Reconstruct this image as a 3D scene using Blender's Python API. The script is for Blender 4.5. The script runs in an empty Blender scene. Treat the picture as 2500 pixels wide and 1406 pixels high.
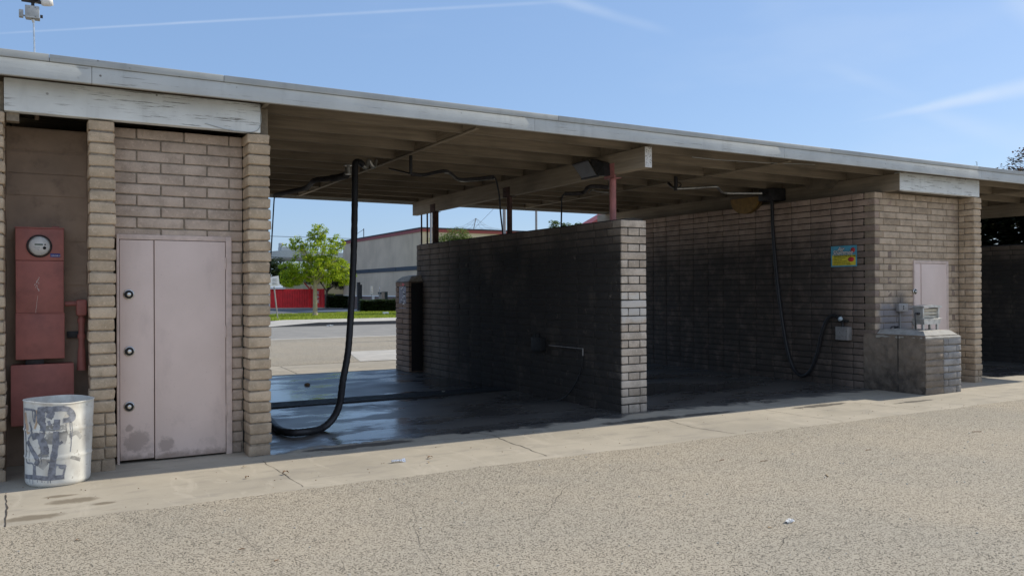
import bpy, math, random
from mathutils import Vector, Matrix, noise
random.seed(7)
R = math.radians
S = bpy.context.scene
COL = S.collection

# ------------------------------------------------------------------ camera
F_PX, CX, CY = 2004.0, 1250.0, 703.0          # focal length in pixels of the 2500 px photograph
YAW, PITCH, ROLL, CAMZ = R(29.744), R(0.17), R(-0.2765), 1.55
fw = Vector((math.sin(YAW)*math.cos(PITCH), math.cos(YAW)*math.cos(PITCH), math.sin(PITCH)))
rt = Vector((math.cos(YAW), -math.sin(YAW), 0)); up = rt.cross(fw)
rt2 = rt*math.cos(ROLL)+up*math.sin(ROLL); up2 = up*math.cos(ROLL)-rt*math.sin(ROLL)
cam = bpy.data.cameras.new('camera'); cam.sensor_width = 36; cam.lens = F_PX/2500*36
cam.clip_start = 0.05; cam.clip_end = 5000
co = bpy.data.objects.new('camera', cam); COL.objects.link(co)
m = Matrix((rt2, up2, -fw)).transposed().to_4x4(); m.translation = Vector((0, 0, CAMZ))
co.matrix_world = m
S.camera = co

def ray(x, y): return rt2*((x-CX)/F_PX) + up2*(-(y-CY)/F_PX) + fw
def gz(x, y, z=0.0):
    d = ray(x, y); t = (z-CAMZ)/d.z; return d*t+Vector((0, 0, CAMZ))
def gy(x, y, Y):
    d = ray(x, y); t = Y/d.y; return d*t+Vector((0, 0, CAMZ))
def gx(x, y, X):
    d = ray(x, y); t = X/d.x; return d*t+Vector((0, 0, CAMZ))

# ------------------------------------------------------------------ world, sun, exposure
SUN_EL, SUN_AZ = R(38), R(88.8)               # azimuth measured from +Y towards +X
sd = Vector((math.sin(SUN_AZ)*math.cos(SUN_EL), math.cos(SUN_AZ)*math.cos(SUN_EL), math.sin(SUN_EL)))
W = bpy.data.worlds.new('World'); S.world = W; W.use_nodes = True
nt = W.node_tree; nt.nodes.clear()
def wn(t, **k):
    n = nt.nodes.new(t)
    for a, b in k.items(): setattr(n, a, b)
    return n
sky = wn('ShaderNodeTexSky', sky_type='NISHITA', sun_disc=False, sun_elevation=SUN_EL, sun_rotation=SUN_AZ,
         air_density=1.0, dust_density=0.6, ozone_density=2.2, altitude=100)
tc = wn('ShaderNodeTexCoord')
nz = wn('ShaderNodeTexNoise'); nz.inputs['Scale'].default_value = 9; nz.inputs['Detail'].default_value = 5
nt.links.new(tc.outputs['Generated'], nz.inputs['Vector'])
def wmath(op, a, b=None, c=None):
    n = wn('ShaderNodeMath', operation=op)
    for i, v in enumerate((a, b, c)):
        if v is None: continue
        if isinstance(v, (int, float)): n.inputs[i].default_value = v
        else: nt.links.new(v, n.inputs[i])
    return n.outputs[0]
def wdot(vec):
    n = wn('ShaderNodeVectorMath', operation='DOT_PRODUCT'); nt.links.new(tc.outputs['Generated'], n.inputs[0])
    n.inputs[1].default_value = vec; return n.outputs['Value']
def wmap(v, a, b, c, d):
    n = wn('ShaderNodeMapRange', interpolation_type='SMOOTHSTEP')
    for i, q in enumerate((v, a, b, c, d)):
        if isinstance(q, (int, float)): n.inputs[i].default_value = q
        else: nt.links.new(q, n.inputs[i])
    return n.outputs[0]
def trail(p, q, w0, w1, amp, fade=(0.0, 0.15, 0.9, 1.05), wob=0.004):
    a, b = ray(*p).normalized(), ray(*q).normalized()
    n = a.cross(b).normalized(); t = (b-a).normalized()
    s0, s1 = a.dot(t), b.dot(t)
    off = wmath('MULTIPLY', wmath('SUBTRACT', nz.outputs['Fac'], 0.5), wob)
    d = wmath('ABSOLUTE', wmath('ADD', wdot(n), off))
    u = wmath('DIVIDE', wmath('SUBTRACT', wdot(t), s0), s1-s0)
    width = wmath('ADD', wmath('MULTIPLY', u, w1-w0), w0)
    band = wmap(wmath('DIVIDE', d, width), 1.0, 0.0, 0.0, 1.0)
    f = wmath('MULTIPLY', wmap(u, fade[0], fade[1], 0, 1), wmap(u, fade[2], fade[3], 1, 0))
    front = wmap(wdot(((a+b)*0.5).normalized()), 0.3, 0.5, 0, 1)
    tex = wmap(nz.outputs['Fac'], 0.25, 0.75, 0.35, 1.25)
    return wmath('MULTIPLY', wmath('MULTIPLY', wmath('MULTIPLY', band, f), wmath('MULTIPLY', tex, front)), amp)
tr = trail((0, 82), (1330, 7), 0.0016, 0.0034, 0.24, (-0.4, 0.3, 0.9, 1.08), 0.002)
for a in ((((1370, 0), (1640, 80), 0.010, 0.008, 0.22, (-0.3, 0.2, 0.6, 1.1))),
          ((2080, 300), (2500, 215), 0.002, 0.014, 0.42, (-0.1, 0.6, 2.2, 2.6)),
          ((2180, 255), (2500, 345), 0.006, 0.022, 0.18, (-0.2, 0.6, 2.0, 2.6)),
          ((1980, 150), (2230, 235), 0.010, 0.012, 0.10, (0, 0.5, 0.6, 1.2)),
          ((2440, -20), (2560, 30), 0.02, 0.03, 0.30, (-0.2, 0.5, 0.9, 1.6))):
    tr = wmath('ADD', tr, trail(*a))
cl = wn('ShaderNodeTexNoise'); cl.inputs['Scale'].default_value = 2.6; cl.inputs['Detail'].default_value = 6
cmp_ = wn('ShaderNodeMapping'); cmp_.inputs['Scale'].default_value = (1, 1.6, 5)
nt.links.new(tc.outputs['Generated'], cmp_.inputs['Vector']); nt.links.new(cmp_.outputs[0], cl.inputs['Vector'])
tr = wmath('ADD', tr, wmath('MULTIPLY', wmap(cl.outputs['Fac'], 0.5, 0.75, 0, 1), 0.10))
mix = wn('ShaderNodeMix', data_type='RGBA')
tint = wn('ShaderNodeMix', data_type='RGBA', blend_type='MULTIPLY'); tint.inputs[0].default_value = 1; tint.inputs[7].default_value = (0.945, 0.965, 1.0, 1)
nt.links.new(sky.outputs[0], tint.inputs[6])
hz = wn('ShaderNodeMix', data_type='RGBA'); hz.inputs[0].default_value = 0.60; hz.inputs[7].default_value = (1.72, 2.80, 4.80, 1)   # even thin haze veil
nt.links.new(tint.outputs[2], hz.inputs[6])
bc = wn('ShaderNodeMix', data_type='RGBA'); bc.inputs[7].default_value = (7.6, 7.4, 7.2, 1)                                        # unseen bright cloud added behind the view to fill the shaded faces
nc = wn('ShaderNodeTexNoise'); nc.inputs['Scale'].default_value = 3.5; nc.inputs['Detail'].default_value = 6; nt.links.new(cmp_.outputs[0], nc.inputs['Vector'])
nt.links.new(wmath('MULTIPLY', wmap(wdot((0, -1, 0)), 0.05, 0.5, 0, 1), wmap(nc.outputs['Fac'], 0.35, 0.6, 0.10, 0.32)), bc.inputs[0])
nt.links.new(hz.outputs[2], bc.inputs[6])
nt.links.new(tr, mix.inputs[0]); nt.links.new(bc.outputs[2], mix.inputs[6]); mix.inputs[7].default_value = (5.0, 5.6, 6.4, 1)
bg = wn('ShaderNodeBackground'); bg.inputs['Strength'].default_value = 0.12
out = wn('ShaderNodeOutputWorld')
nt.links.new(mix.outputs[2], bg.inputs['Color']); nt.links.new(bg.outputs[0], out.inputs[0])
sl = bpy.data.lights.new('sun', 'SUN'); sl.energy = 3.4; sl.angle = R(0.55); sl.color = (1, 0.92, 0.77)
so = bpy.data.objects.new('sun', sl); COL.objects.link(so)
so.rotation_euler = sd.to_track_quat('Z', 'Y').to_euler(); so.location = (20, 5, 20)
S.view_settings.view_transform = 'Standard'; S.view_settings.look = 'None'
S.view_settings.exposure = 0.38; S.view_settings.gamma = 1
S.cycles.max_bounces = 7; S.cycles.diffuse_bounces = 5; S.cycles.use_denoising = True

# ------------------------------------------------------------------ material helpers
class MAT:
    def __init__(s, name):
        s.m = bpy.data.materials.new(name); s.m.use_nodes = True; s.t = s.m.node_tree; s.t.nodes.clear()
        s.out = s.t.nodes.new('ShaderNodeOutputMaterial'); s.b = s.t.nodes.new('ShaderNodeBsdfPrincipled')
        s.t.links.new(s.b.outputs[0], s.out.inputs[0])
        s.geo = s.t.nodes.new('ShaderNodeNewGeometry'); s.pos = s.geo.outputs['Position']; s.rnd = s.geo.outputs['Random Per Island']
    def set(s, n, i, v):
        if isinstance(v, bpy.types.NodeSocket): s.t.links.new(v, n.inputs[i])
        elif v is not None: n.inputs[i].default_value = v
    def math(s, op, a, b=None, c=None):
        n = s.t.nodes.new('ShaderNodeMath'); n.operation = op
        for i, v in enumerate((a, b, c)): s.set(n, i, v)
        return n.outputs[0]
    def scale(s, vec):
        n = s.t.nodes.new('ShaderNodeMapping'); s.t.links.new(s.pos, n.inputs[0]); n.inputs['Scale'].default_value = vec; return n.outputs[0]
    def noise(s, sc, det=3, vec=None, rough=0.55, dist=0.0):
        n = s.t.nodes.new('ShaderNodeTexNoise'); s.t.links.new(vec or s.pos, n.inputs['Vector'])
        n.inputs['Scale'].default_value = sc; n.inputs['Detail'].default_value = det; n.inputs['Roughness'].default_value = rough
        n.inputs['Distortion'].default_value = dist
        return n.outputs['Fac']
    def vor(s, sc, vec=None, feat='F1', out='Distance'):
        n = s.t.nodes.new('ShaderNodeTexVoronoi'); n.feature = feat; s.t.links.new(vec or s.pos, n.inputs['Vector'])
        n.inputs['Scale'].default_value = sc; return n.outputs[out]
    def map(s, v, a, b, c=0.0, d=1.0, sm=True):
        n = s.t.nodes.new('ShaderNodeMapRange'); n.interpolation_type = 'SMOOTHSTEP' if sm else 'LINEAR'
        for i, q in enumerate((v, a, b, c, d)): s.set(n, i, q)
        return n.outputs[0]
    def mix(s, f, a, b, mode='MIX'):
        n = s.t.nodes.new('ShaderNodeMix'); n.data_type = 'RGBA'; n.blend_type = mode
        s.set(n, 0, f)
        for i, v in ((6, a), (7, b)):
            if isinstance(v, (tuple, list)): n.inputs[i].default_value = (*v[:3], 1)
            else: s.t.links.new(v, n.inputs[i])
        return n.outputs[2]
    def ramp(s, v, stops):
        n = s.t.nodes.new('ShaderNodeValToRGB'); s.t.links.new(v, n.inputs[0]); e = n.color_ramp.elements
        while len(e) < len(stops): e.new(0.5)
        for q, (p, c) in zip(e, stops): q.position = p; q.color = (*c, 1)
        return n.outputs[0]
    def xyz(s):
        n = s.t.nodes.new('ShaderNodeSeparateXYZ'); s.t.links.new(s.pos, n.inputs[0]); return n.outputs
    def bump(s, h, st=0.5, d=0.01):
        n = s.t.nodes.new('ShaderNodeBump'); n.inputs['Strength'].default_value = st; n.inputs['Distance'].default_value = d
        s.t.links.new(h, n.inputs['Height']); s.t.links.new(n.outputs[0], s.b.inputs['Normal']); return n
    def fin(s, col=None, rough=None, metal=None, spec=None):
        if isinstance(col, (tuple, list)): s.b.inputs['Base Color'].default_value = (*col[:3], 1)
        elif col is not None: s.t.links.new(col, s.b.inputs['Base Color'])
        s.set(s.b, 'Roughness', rough); s.set(s.b, 'Metallic', metal); s.set(s.b, 'Specular IOR Level', spec)
        return s.m

def simple(name, col, rough=0.6, metal=0.0, var=0.18, sc=14, dirt=0.0, dirtcol=(0.05, 0.045, 0.04), bump=0.0, spec=0.4, dsc=5):
    M = MAT(name); n = M.noise(sc, 4)
    lo = tuple(c*(1-var) for c in col); hi = tuple(min(1, c*(1+var)) for c in col)
    c = M.mix(M.map(n, 0.3, 0.7), lo, hi)
    if dirt: c = M.mix(M.math('MULTIPLY', M.map(M.noise(dsc, 6, rough=0.7), 0.5, 0.72), dirt), c, dirtcol)
    if bump: M.bump(M.noise(sc*6, 3), bump, 0.004)
    return M.fin(c, M.map(n, 0.3, 0.7, rough*0.85, min(1, rough*1.15)), metal, spec)

def brick_mat(name, a, b, grime=None, gcol=(0.043, 0.041, 0.040), spec=0.2, extra=None):
    """block colour varies block by block; grime(M) returns the dirt mask"""
    M = MAT(name)
    c = M.ramp(M.rnd, [(0.0, a), (0.45, tuple((x+y)/2 for x, y in zip(a, b))), (1.0, b)])
    c = M.mix(M.map(M.noise(5.5, 6, rough=0.65), 0.38, 0.7, 0, 0.6), c, tuple(x*0.62 for x in a))
    c = M.mix(M.map(M.noise(38, 3), 0.55, 0.75, 0, 0.35), c, tuple(min(1, x*1.35) for x in b))
    c = M.mix(M.map(M.noise(150, 2), 0.6, 0.72, 0, 0.6), c, tuple(x*0.45 for x in a))
    h = M.math('ADD', M.noise(30, 5, rough=0.65), M.math('MULTIPLY', M.noise(130, 2), 0.35))
    rough = 0.9
    if grime:
        g = grime(M); c = M.mix(g, c, gcol)
    if extra: c = extra(M, c)
    M.bump(h, 0.9, 0.008)
    return M.fin(c, rough, 0, spec)

# ------------------------------------------------------------------ mesh helpers
class MB:
    def __init__(s): s.v = []; s.f = []; s.mi = []; s.sm = []
    def add(s, vs, fs, mi=0, smooth=False):
        n = len(s.v); s.v += [tuple(p) for p in vs]; s.f += [tuple(n+i for i in f) for f in fs]
        s.mi += [mi]*len(fs); s.sm += [smooth]*len(fs); return s
    def box(s, lo, hi, mi=0, r=0.0, mat=None, smooth=True):
        lo = Vector(lo); hi = Vector(hi)
        if r <= 0:
            vs = [Vector((x, y, z)) for x in (lo.x, hi.x) for y in (lo.y, hi.y) for z in (lo.z, hi.z)]
            fs = [(0, 1, 3, 2), (4, 6, 7, 5), (0, 4, 5, 1), (2, 3, 7, 6), (0, 2, 6, 4), (1, 5, 7, 3)]
            if mat: vs = [mat @ p for p in vs]
            return s.add(vs, fs, mi)
        r = min(r, *(0.49*(hi-lo)))
        return s.brick(lo, hi, r, 0, mi, mat)
    def brick(s, lo, hi, r=0.007, amp=0.003, mi=0, mat=None, sub=0.11):
        lo = Vector(lo); hi = Vector(hi)
        ax = []
        for k in range(3):
            a, b = lo[k], hi[k]; n = max(1, int((b-a)/sub)) if amp else 1
            ax.append([a, a+r*0.35] + [a+r+(b-a-2*r)*i/n for i in range(n+1)] + [b-r*0.35, b])
        nx, ny, nz = (len(q) for q in ax); idx = {}; vs = []; fs = []
        def V(i, j, k):
            key = (i, j, k)
            if key not in idx:
                p = Vector((ax[0][i], ax[1][j], ax[2][k]))
                q = Vector((min(max(p[c], lo[c]+r), hi[c]-r) for c in range(3)))
                d = p-q
                if d.length > 0:
                    m_ = max(abs(d.x), abs(d.y), abs(d.z)); p = q + d.normalized()*m_
                if amp: p = p + noise.noise_vector(p*21+Vector((lo.x*3, lo.z*7, 0)))*amp + noise.noise_vector(p*57)*amp*0.8
                if mat: p = mat @ p
                idx[key] = len(vs); vs.append(p)
            return idx[key]
        for i in range(nx-1):
            for j in range(ny-1):
                fs.append((V(i, j, 0), V(i, j+1, 0), V(i+1, j+1, 0), V(i+1, j, 0)))
                fs.append((V(i, j, nz-1), V(i+1, j, nz-1), V(i+1, j+1, nz-1), V(i, j+1, nz-1)))
        for i in range(nx-1):
            for k in range(nz-1):
                fs.append((V(i, 0, k), V(i+1, 0, k), V(i+1, 0, k+1), V(i, 0, k+1)))
                fs.append((V(i, ny-1, k), V(i, ny-1, k+1), V(i+1, ny-1, k+1), V(i+1, ny-1, k)))
        for j in range(ny-1):
            for k in range(nz-1):
                fs.append((V(0, j, k), V(0, j, k+1), V(0, j+1, k+1), V(0, j+1, k)))
                fs.append((V(nx-1, j, k), V(nx-1, j+1, k), V(nx-1, j+1, k+1), V(nx-1, j, k+1)))
        return s.add(vs, fs, mi, True)
    def tube(s, pts, r, n=12, mi=0, cap=True, smooth=True):
        pts = [Vector(p) for p in pts]; rr = r if isinstance(r, (list, tuple)) else [r]*len(pts)
        up_ = Vector((0, 0, 1)); vs = []; fs = []
        prev = None
        for i, p in enumerate(pts):
            d = (pts[min(i+1, len(pts)-1)]-pts[max(i-1, 0)]).normalized()
            if prev is None:
                a = d.cross(up_) if abs(d.z) < 0.9 else d.cross(Vector((1, 0, 0)))
            else: a = prev - d*prev.dot(d)
            a.normalize(); prev = a; b = d.cross(a)
            for k in range(n):
                t = 2*math.pi*k/n; vs.append(p+(a*math.cos(t)+b*math.sin(t))*rr[i])
        for i in range(len(pts)-1):
            for k in range(n):
                fs.append((i*n+k, i*n+(k+1) % n, (i+1)*n+(k+1) % n, (i+1)*n+k))
        s.add(vs, fs, mi, smooth)
        if cap:
            L = len(pts)-1
            s.add(vs[:n], [tuple(range(n-1, -1, -1))], mi); s.add(vs[L*n:], [tuple(range(n))], mi)
        return s
    def cyl(s, c, axis, r, h, n=24, mi=0, r2=None):
        a = Vector(axis).normalized(); c = Vector(c)
        return s.tube([c, c+a*h], [r, r if r2 is None else r2], n, mi)
    def lathe(s, c, prof, n=32, mi=0, mat=None):
        vs = []; fs = []
        for (r, z) in prof:
            for k in range(n):
                t = 2*math.pi*k/n; p = Vector((r*math.cos(t), r*math.sin(t), z))
                vs.append((mat @ p if mat else p)+Vector(c))
        for i in range(len(prof)-1):
            for k in range(n): fs.append((i*n+k, i*n+(k+1) % n, (i+1)*n+(k+1) % n, (i+1)*n+k))
        return s.add(vs, fs, mi, True)
    def poly(s, pts, z=0, mi=0): return s.add([(*p[:2], z if len(p) < 3 else p[2]) for p in pts], [tuple(range(len(pts)))], mi)
    def prism(s, pts, d, mi=0):
        """polygon pts (3-D) extruded along d"""
        n = len(pts); d = Vector(d); a = [Vector(p) for p in pts]; b = [p+d for p in a]
        fs = [tuple(range(n-1, -1, -1)), tuple(range(n, 2*n))] + [(i, (i+1) % n, n+(i+1) % n, n+i) for i in range(n)]
        return s.add(a+b, fs, mi)
    def build(s, name, mats, parent=None, **tags):
        me = bpy.data.meshes.new(name); me.from_pydata(s.v, [], s.f)
        if not isinstance(mats, (list, tuple)): mats = [mats]
        for q in mats: me.materials.append(q)
        me.polygons.foreach_set('material_index', s.mi); me.polygons.foreach_set('use_smooth', s.sm)
        me.update(); o = bpy.data.objects.new(name, me); COL.objects.link(o)
        if parent:
            o.parent = parent; o.location = -wloc(parent)
        for k, v in tags.items(): o[k] = v
        return o
def wloc(o):
    p = Vector((0, 0, 0))
    while o: p += o.location; o = o.parent
    return p
def T(name, label, cat, loc=(0, 0, 0), group=None):
    o = bpy.data.objects.new(name, None); COL.objects.link(o); o.location = loc; o.empty_display_size = 0.2
    o['label'] = label; o['category'] = cat
    if group: o['group'] = group
    return o
def tag(o, label, cat, group=None):
    o['label'] = label; o['category'] = cat
    if group: o['group'] = group
    return o
def struct(name, mb, m_): return mb.build(name, m_, kind='structure')
def cr(pts, n=10):
    P = [Vector(p) for p in pts]; P = [P[0]*2-P[1]] + P + [P[-1]*2-P[-2]]; o = []
    for i in range(1, len(P)-2):
        a, b, c, d = P[i-1:i+3]
        for k in range(n):
            t = k/n; o.append(0.5*((2*b)+(c-a)*t+(2*a-5*b+4*c-d)*t*t+(3*b-a-3*c+d)*t**3))
    return o+[P[-2]]
def text_mesh(mb, body, origin, xdir, ydir, size, mi=0, align='LEFT', shear=0.0, bold=0.0, ex=0.0006, spacing=1.0):
    cu = bpy.data.curves.new('t', 'FONT'); cu.body = body; cu.size = size; cu.align_x = align; cu.shear = shear
    cu.offset = bold; cu.extrude = ex; cu.resolution_u = 3; cu.space_character = spacing
    o = bpy.data.objects.new('t', cu); COL.objects.link(o)
    bpy.context.view_layer.update()
    me = bpy.data.meshes.new_from_object(o)
    x = Vector(xdir).normalized(); y = Vector(ydir).normalized(); z = x.cross(y); og = Vector(origin)
    vs = [og+x*v.co.x+y*v.co.y+z*v.co.z for v in me.vertices]
    mb.add(vs, [tuple(p.vertices) for p in me.polygons], mi)
    bpy.data.objects.remove(o); bpy.data.curves.remove(cu); bpy.data.meshes.remove(me)

# ------------------------------------------------------------------ materials
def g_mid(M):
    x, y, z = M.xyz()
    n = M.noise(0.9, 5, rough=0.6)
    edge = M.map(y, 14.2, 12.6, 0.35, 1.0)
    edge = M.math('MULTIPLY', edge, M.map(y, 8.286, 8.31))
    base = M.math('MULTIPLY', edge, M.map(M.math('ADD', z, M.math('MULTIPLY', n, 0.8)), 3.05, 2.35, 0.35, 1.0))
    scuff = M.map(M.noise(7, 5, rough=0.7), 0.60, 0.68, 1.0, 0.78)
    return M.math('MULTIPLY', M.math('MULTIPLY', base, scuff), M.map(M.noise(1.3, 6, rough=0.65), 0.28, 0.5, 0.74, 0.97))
def g_right(M):
    x, y, z = M.xyz()
    n = M.noise(0.8, 5, rough=0.6)
    hi = M.map(M.math('ADD', z, M.math('MULTIPLY', M.math('SUBTRACT', n, 0.5), 1.2)), 2.95, 1.95, 0.0, 0.92)
    fr = M.map(y, 8.15, 9.2, 0.55, 1.0)
    return M.math('MULTIPLY', M.math('MULTIPLY', hi, fr), M.map(M.noise(3.5, 6, rough=0.65), 0.3, 0.55, 0.8, 1.0))
def g_front(M):
    x, y, z = M.xyz()
    n = M.noise(2.2, 5)
    low = M.map(M.math('ADD', z, M.math('MULTIPLY', n, 0.5)), 0.75, 0.25, 0.0, 0.45)
    return M.math('MAXIMUM', low, M.map(M.noise(6, 6, rough=0.7), 0.6, 0.8, 0, 0.4))
def g_frontright(M):
    x, y, z = M.xyz()
    side = M.math('MULTIPLY', M.map(x, 11.150, 11.138), M.map(y, 8.203, 8.22))
    return M.math('MAXIMUM', M.math('MULTIPLY', g_right(M), side), M.math('MULTIPLY', M.math('SUBTRACT', 1.0, side), g_front(M)))
def g_midend(M):
    return M.math('MAXIMUM', g_mid(M), M.math('MULTIPLY', g_front(M), 0.7))
def x_patch(M, c):            # grey overpaint and soot round the outlet above the pedestal
    x, y, z = M.xyz(); n = M.math('MULTIPLY', M.math('SUBTRACT', M.noise(5, 4), 0.5), 0.25)
    f = M.math('MULTIPLY', M.map(M.math('ADD', z, n), 1.38, 1.24), M.math('MULTIPLY', M.map(M.math('ADD', x, n), 11.16, 11.30), M.map(y, 8.23, 8.215)))
    f = M.math('MULTIPLY', f, M.map(x, 12.1, 12.0)); c = M.mix(M.math('MULTIPLY', f, 0.8), c, (0.235, 0.235, 0.26))
    dx = M.math('SUBTRACT', x, 11.72); dz = M.math('SUBTRACT', z, 1.34); d = M.math('SQRT', M.math('ADD', M.math('MULTIPLY', dx, dx), M.math('MULTIPLY', dz, dz)))
    return M.mix(M.math('MULTIPLY', M.map(M.math('ADD', d, n), 0.30, 0.05), M.math('MULTIPLY', M.map(y, 8.23, 8.215), 0.6)), c, (0.10, 0.10, 0.105))
def x_white(M, c):
    x, y, z = M.xyz(); n = M.math('MULTIPLY', M.math('SUBTRACT', M.noise(9, 5, rough=0.65), 0.5), 0.5)
    f = M.math('MULTIPLY', M.map(M.math('ABSOLUTE', M.math('SUBTRACT', M.math('ADD', z, n), 1.32)), 0.22, 0.10), M.map(y, 8.30, 8.285))
    return M.mix(M.math('MULTIPLY', f, 0.7), c, (0.66, 0.63, 0.58))
TAN_A, TAN_B = (0.48, 0.37, 0.255), (0.65, 0.515, 0.37)
m_brick = brick_mat('tan_slump_block', TAN_A, TAN_B, g_front, (0.13, 0.105, 0.085))
m_brick_pink = brick_mat('pinkish_slump_block', (0.51, 0.405, 0.325), (0.61, 0.495, 0.405), g_front, (0.13, 0.105, 0.085))
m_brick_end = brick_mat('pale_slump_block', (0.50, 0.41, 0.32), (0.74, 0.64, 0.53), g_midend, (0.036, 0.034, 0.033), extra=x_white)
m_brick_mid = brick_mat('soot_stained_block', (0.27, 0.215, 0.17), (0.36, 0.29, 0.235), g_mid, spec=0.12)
m_brick_right = brick_mat('grimy_block', (0.42, 0.315, 0.25), (0.55, 0.42, 0.34), g_right, (0.055, 0.050, 0.046), spec=0.15)
m_brick_fr = brick_mat('corner_block', (0.44, 0.345, 0.25), (0.60, 0.48, 0.36), g_frontright, (0.055, 0.050, 0.046), extra=x_patch)
m_mortar = simple('mortar', (0.27, 0.23, 0.18), 0.95, var=0.25, sc=30, bump=0.5)
m_mortar_d = simple('dark_mortar', (0.05, 0.046, 0.040), 0.95, var=0.3, sc=20, bump=0.5)

def wood_white(name, col, wear, axis=0, thr=0.62):
    M = MAT(name); sc = [62, 62, 62]; sc[axis] = 2.6
    v = M.scale(tuple(sc)); n = M.noise(1.0, 5, v, 0.7); big = M.noise(1.1, 4)
    base = M.mix(M.map(M.noise(3, 4), 0.3, 0.7), tuple(c*0.86 for c in col), col)
    base = M.mix(M.map(M.noise(1.0, 3, M.scale((8, 8, 1.2) if axis == 0 else (1, 8, 8))), 0.55, 0.8, 0, 0.35), base, tuple(c*0.55 for c in col))
    cr_ = M.math('MULTIPLY', M.map(n, thr, thr+0.05), M.map(big, 0.36, 0.5, 0, wear))
    spots = M.math('MULTIPLY', M.map(M.vor(7), 0.10, 0.05), M.map(M.noise(2.3, 2), 0.5, 0.6, 0, 0.8))
    k = M.math('MAXIMUM', cr_, spots)
    c = M.mix(k, base, (0.09, 0.075, 0.06))
    M.bump(M.math('SUBTRACT', M.noise(1.0, 4, v), M.math('MULTIPLY', k, 0.8)), 0.35, 0.004)
    return M.fin(c, 0.62, 0, 0.35)
m_fascia = wood_white('fascia_paint', (0.56, 0.585, 0.575), 0.5, thr=0.6)
m_cap = wood_white('roof_edge_paint', (0.43, 0.45, 0.44), 0.3)
m_beamw = wood_white('peeling_white_paint', (0.80, 0.84, 0.84), 0.75, thr=0.575)
m_endw = wood_white('peeling_end_grain', (0.80, 0.80, 0.78), 1.0, axis=1, thr=0.55)
def wood_taupe(name, col, axis):
    M = MAT(name); sc = [30, 30, 30]; sc[axis] = 1.5
    n = M.noise(1.0, 4, M.scale(tuple(sc))); c = M.mix(M.map(n, 0.3, 0.7), tuple(q*0.8 for q in col), tuple(q*1.12 for q in col))
    c = M.mix(M.map(M.noise(0.9, 5), 0.42, 0.72, 0, 0.6), c, tuple(q*0.4 for q in col))
    M.bump(n, 0.2, 0.003)
    return M.fin(c, 0.75, 0, 0.25)
m_joist = wood_taupe('taupe_paint', (0.27, 0.225, 0.17), 0)
m_beam = wood_taupe('taupe_beam_paint', (0.34, 0.285, 0.215), 1)
m_deck = simple('taupe_deck', (0.22, 0.185, 0.14), 0.8, var=0.2, sc=2, dirt=0.5)

def door_mat():
    M = MAT('pink_door_paint'); x, y, z = M.xyz(); n = M.noise(2.0, 4)
    c = M.mix(M.map(n, 0.3, 0.7), (0.70, 0.565, 0.50), (0.76, 0.615, 0.55))
    low = M.map(z, 0.62, 0.15, 0, 1)
    sm = M.math('MULTIPLY', M.map(M.noise(7.5, 6, rough=0.7), 0.52, 0.66), low)
    def spot(px, py, r):
        q = gy(px, py, 8.19); dx = M.math('SUBTRACT', x, q.x); dz = M.math('SUBTRACT', z, q.z)
        d = M.math('SQRT', M.math('ADD', M.math('MULTIPLY', dx, dx), M.math('MULTIPLY', dz, dz)))
        return M.map(M.math('ADD', d, M.math('MULTIPLY', M.math('SUBTRACT', M.noise(16, 5, rough=0.7), 0.5), r*1.6)), r, r*0.55, 0, 0.8)
    sm = M.math('MULTIPLY', sm, 0.25)
    for a_ in ((335, 1078, 0.13), (404, 1085, 0.085), (316, 1046, 0.04)): sm = M.math('MAXIMUM', sm, spot(*a_))
    c = M.mix(M.math('MULTIPLY', sm, 0.6), c, (0.22, 0.165, 0.14))
    c = M.mix(M.map(M.noise(60, 3), 0.66, 0.75, 0, 0.25), c, (0.3, 0.2, 0.18))
    edge = M.map(M.math('ADD', z, M.math('MULTIPLY', M.math('SUBTRACT', M.noise(11, 5, rough=0.7), 0.5), 0.16)), 0.10, 0.03, 0, 0.6)
    c = M.mix(edge, c, (0.20, 0.14, 0.10))
    c = M.mix(M.map(M.noise(3.5, 6, M.scale((1, 1, 0.35)), 0.65), 0.55, 0.75, 0, 0.22), c, (0.36, 0.28, 0.26))
    M.bump(M.noise(7, 2), 0.14, 0.012)
    return M.fin(c, 0.45, 0, 0.4)
m_door = door_mat()
m_frame = simple('door_frame_paint', (0.62, 0.50, 0.44), 0.5, var=0.1)
m_recess = simple('brown_painted_wall', (0.36, 0.27, 0.20), 0.85, var=0.14, sc=3, dirt=0.4, dirtcol=(0.12, 0.09, 0.075), bump=0.3)
m_red = simple('faded_red_paint', (0.40, 0.15, 0.125), 0.55, var=0.12, sc=6, dirt=0.35, dirtcol=(0.17, 0.07, 0.06))
m_redpost = simple('pinkish_red_post', (0.42, 0.17, 0.16), 0.5, var=0.15, sc=8, dirt=0.3)
m_rust = simple('rusted_post', (0.10, 0.055, 0.045), 0.8, var=0.4, sc=12, dirt=0.6)
m_black = simple('black_rubber', (0.018, 0.018, 0.02), 0.5, var=0.2, sc=20, spec=0.5)
m_dark = simple('dark_metal', (0.04, 0.04, 0.042), 0.5, 0.3, var=0.3)
m_blackdoor = simple('black_steel_panel', (0.014, 0.014, 0.015), 0.7)
m_steel = simple('dull_steel', (0.42, 0.42, 0.40), 0.42, 0.85, var=0.2, dirt=0.5, dsc=9)
m_chrome = simple('worn_chrome', (0.62, 0.62, 0.6), 0.25, 1.0, var=0.1, dirt=0.3, dsc=20)
m_galv = simple('grey_box_metal', (0.34, 0.33, 0.32), 0.6, 0.3, var=0.2, dirt=0.6, dsc=14)
m_sleeve = simple('dark_sleeve', (0.045, 0.042, 0.045), 0.8, var=0.4, sc=30)
m_grate = simple('drain_grate_iron', (0.02, 0.02, 0.022), 0.6, 0.2)
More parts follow.
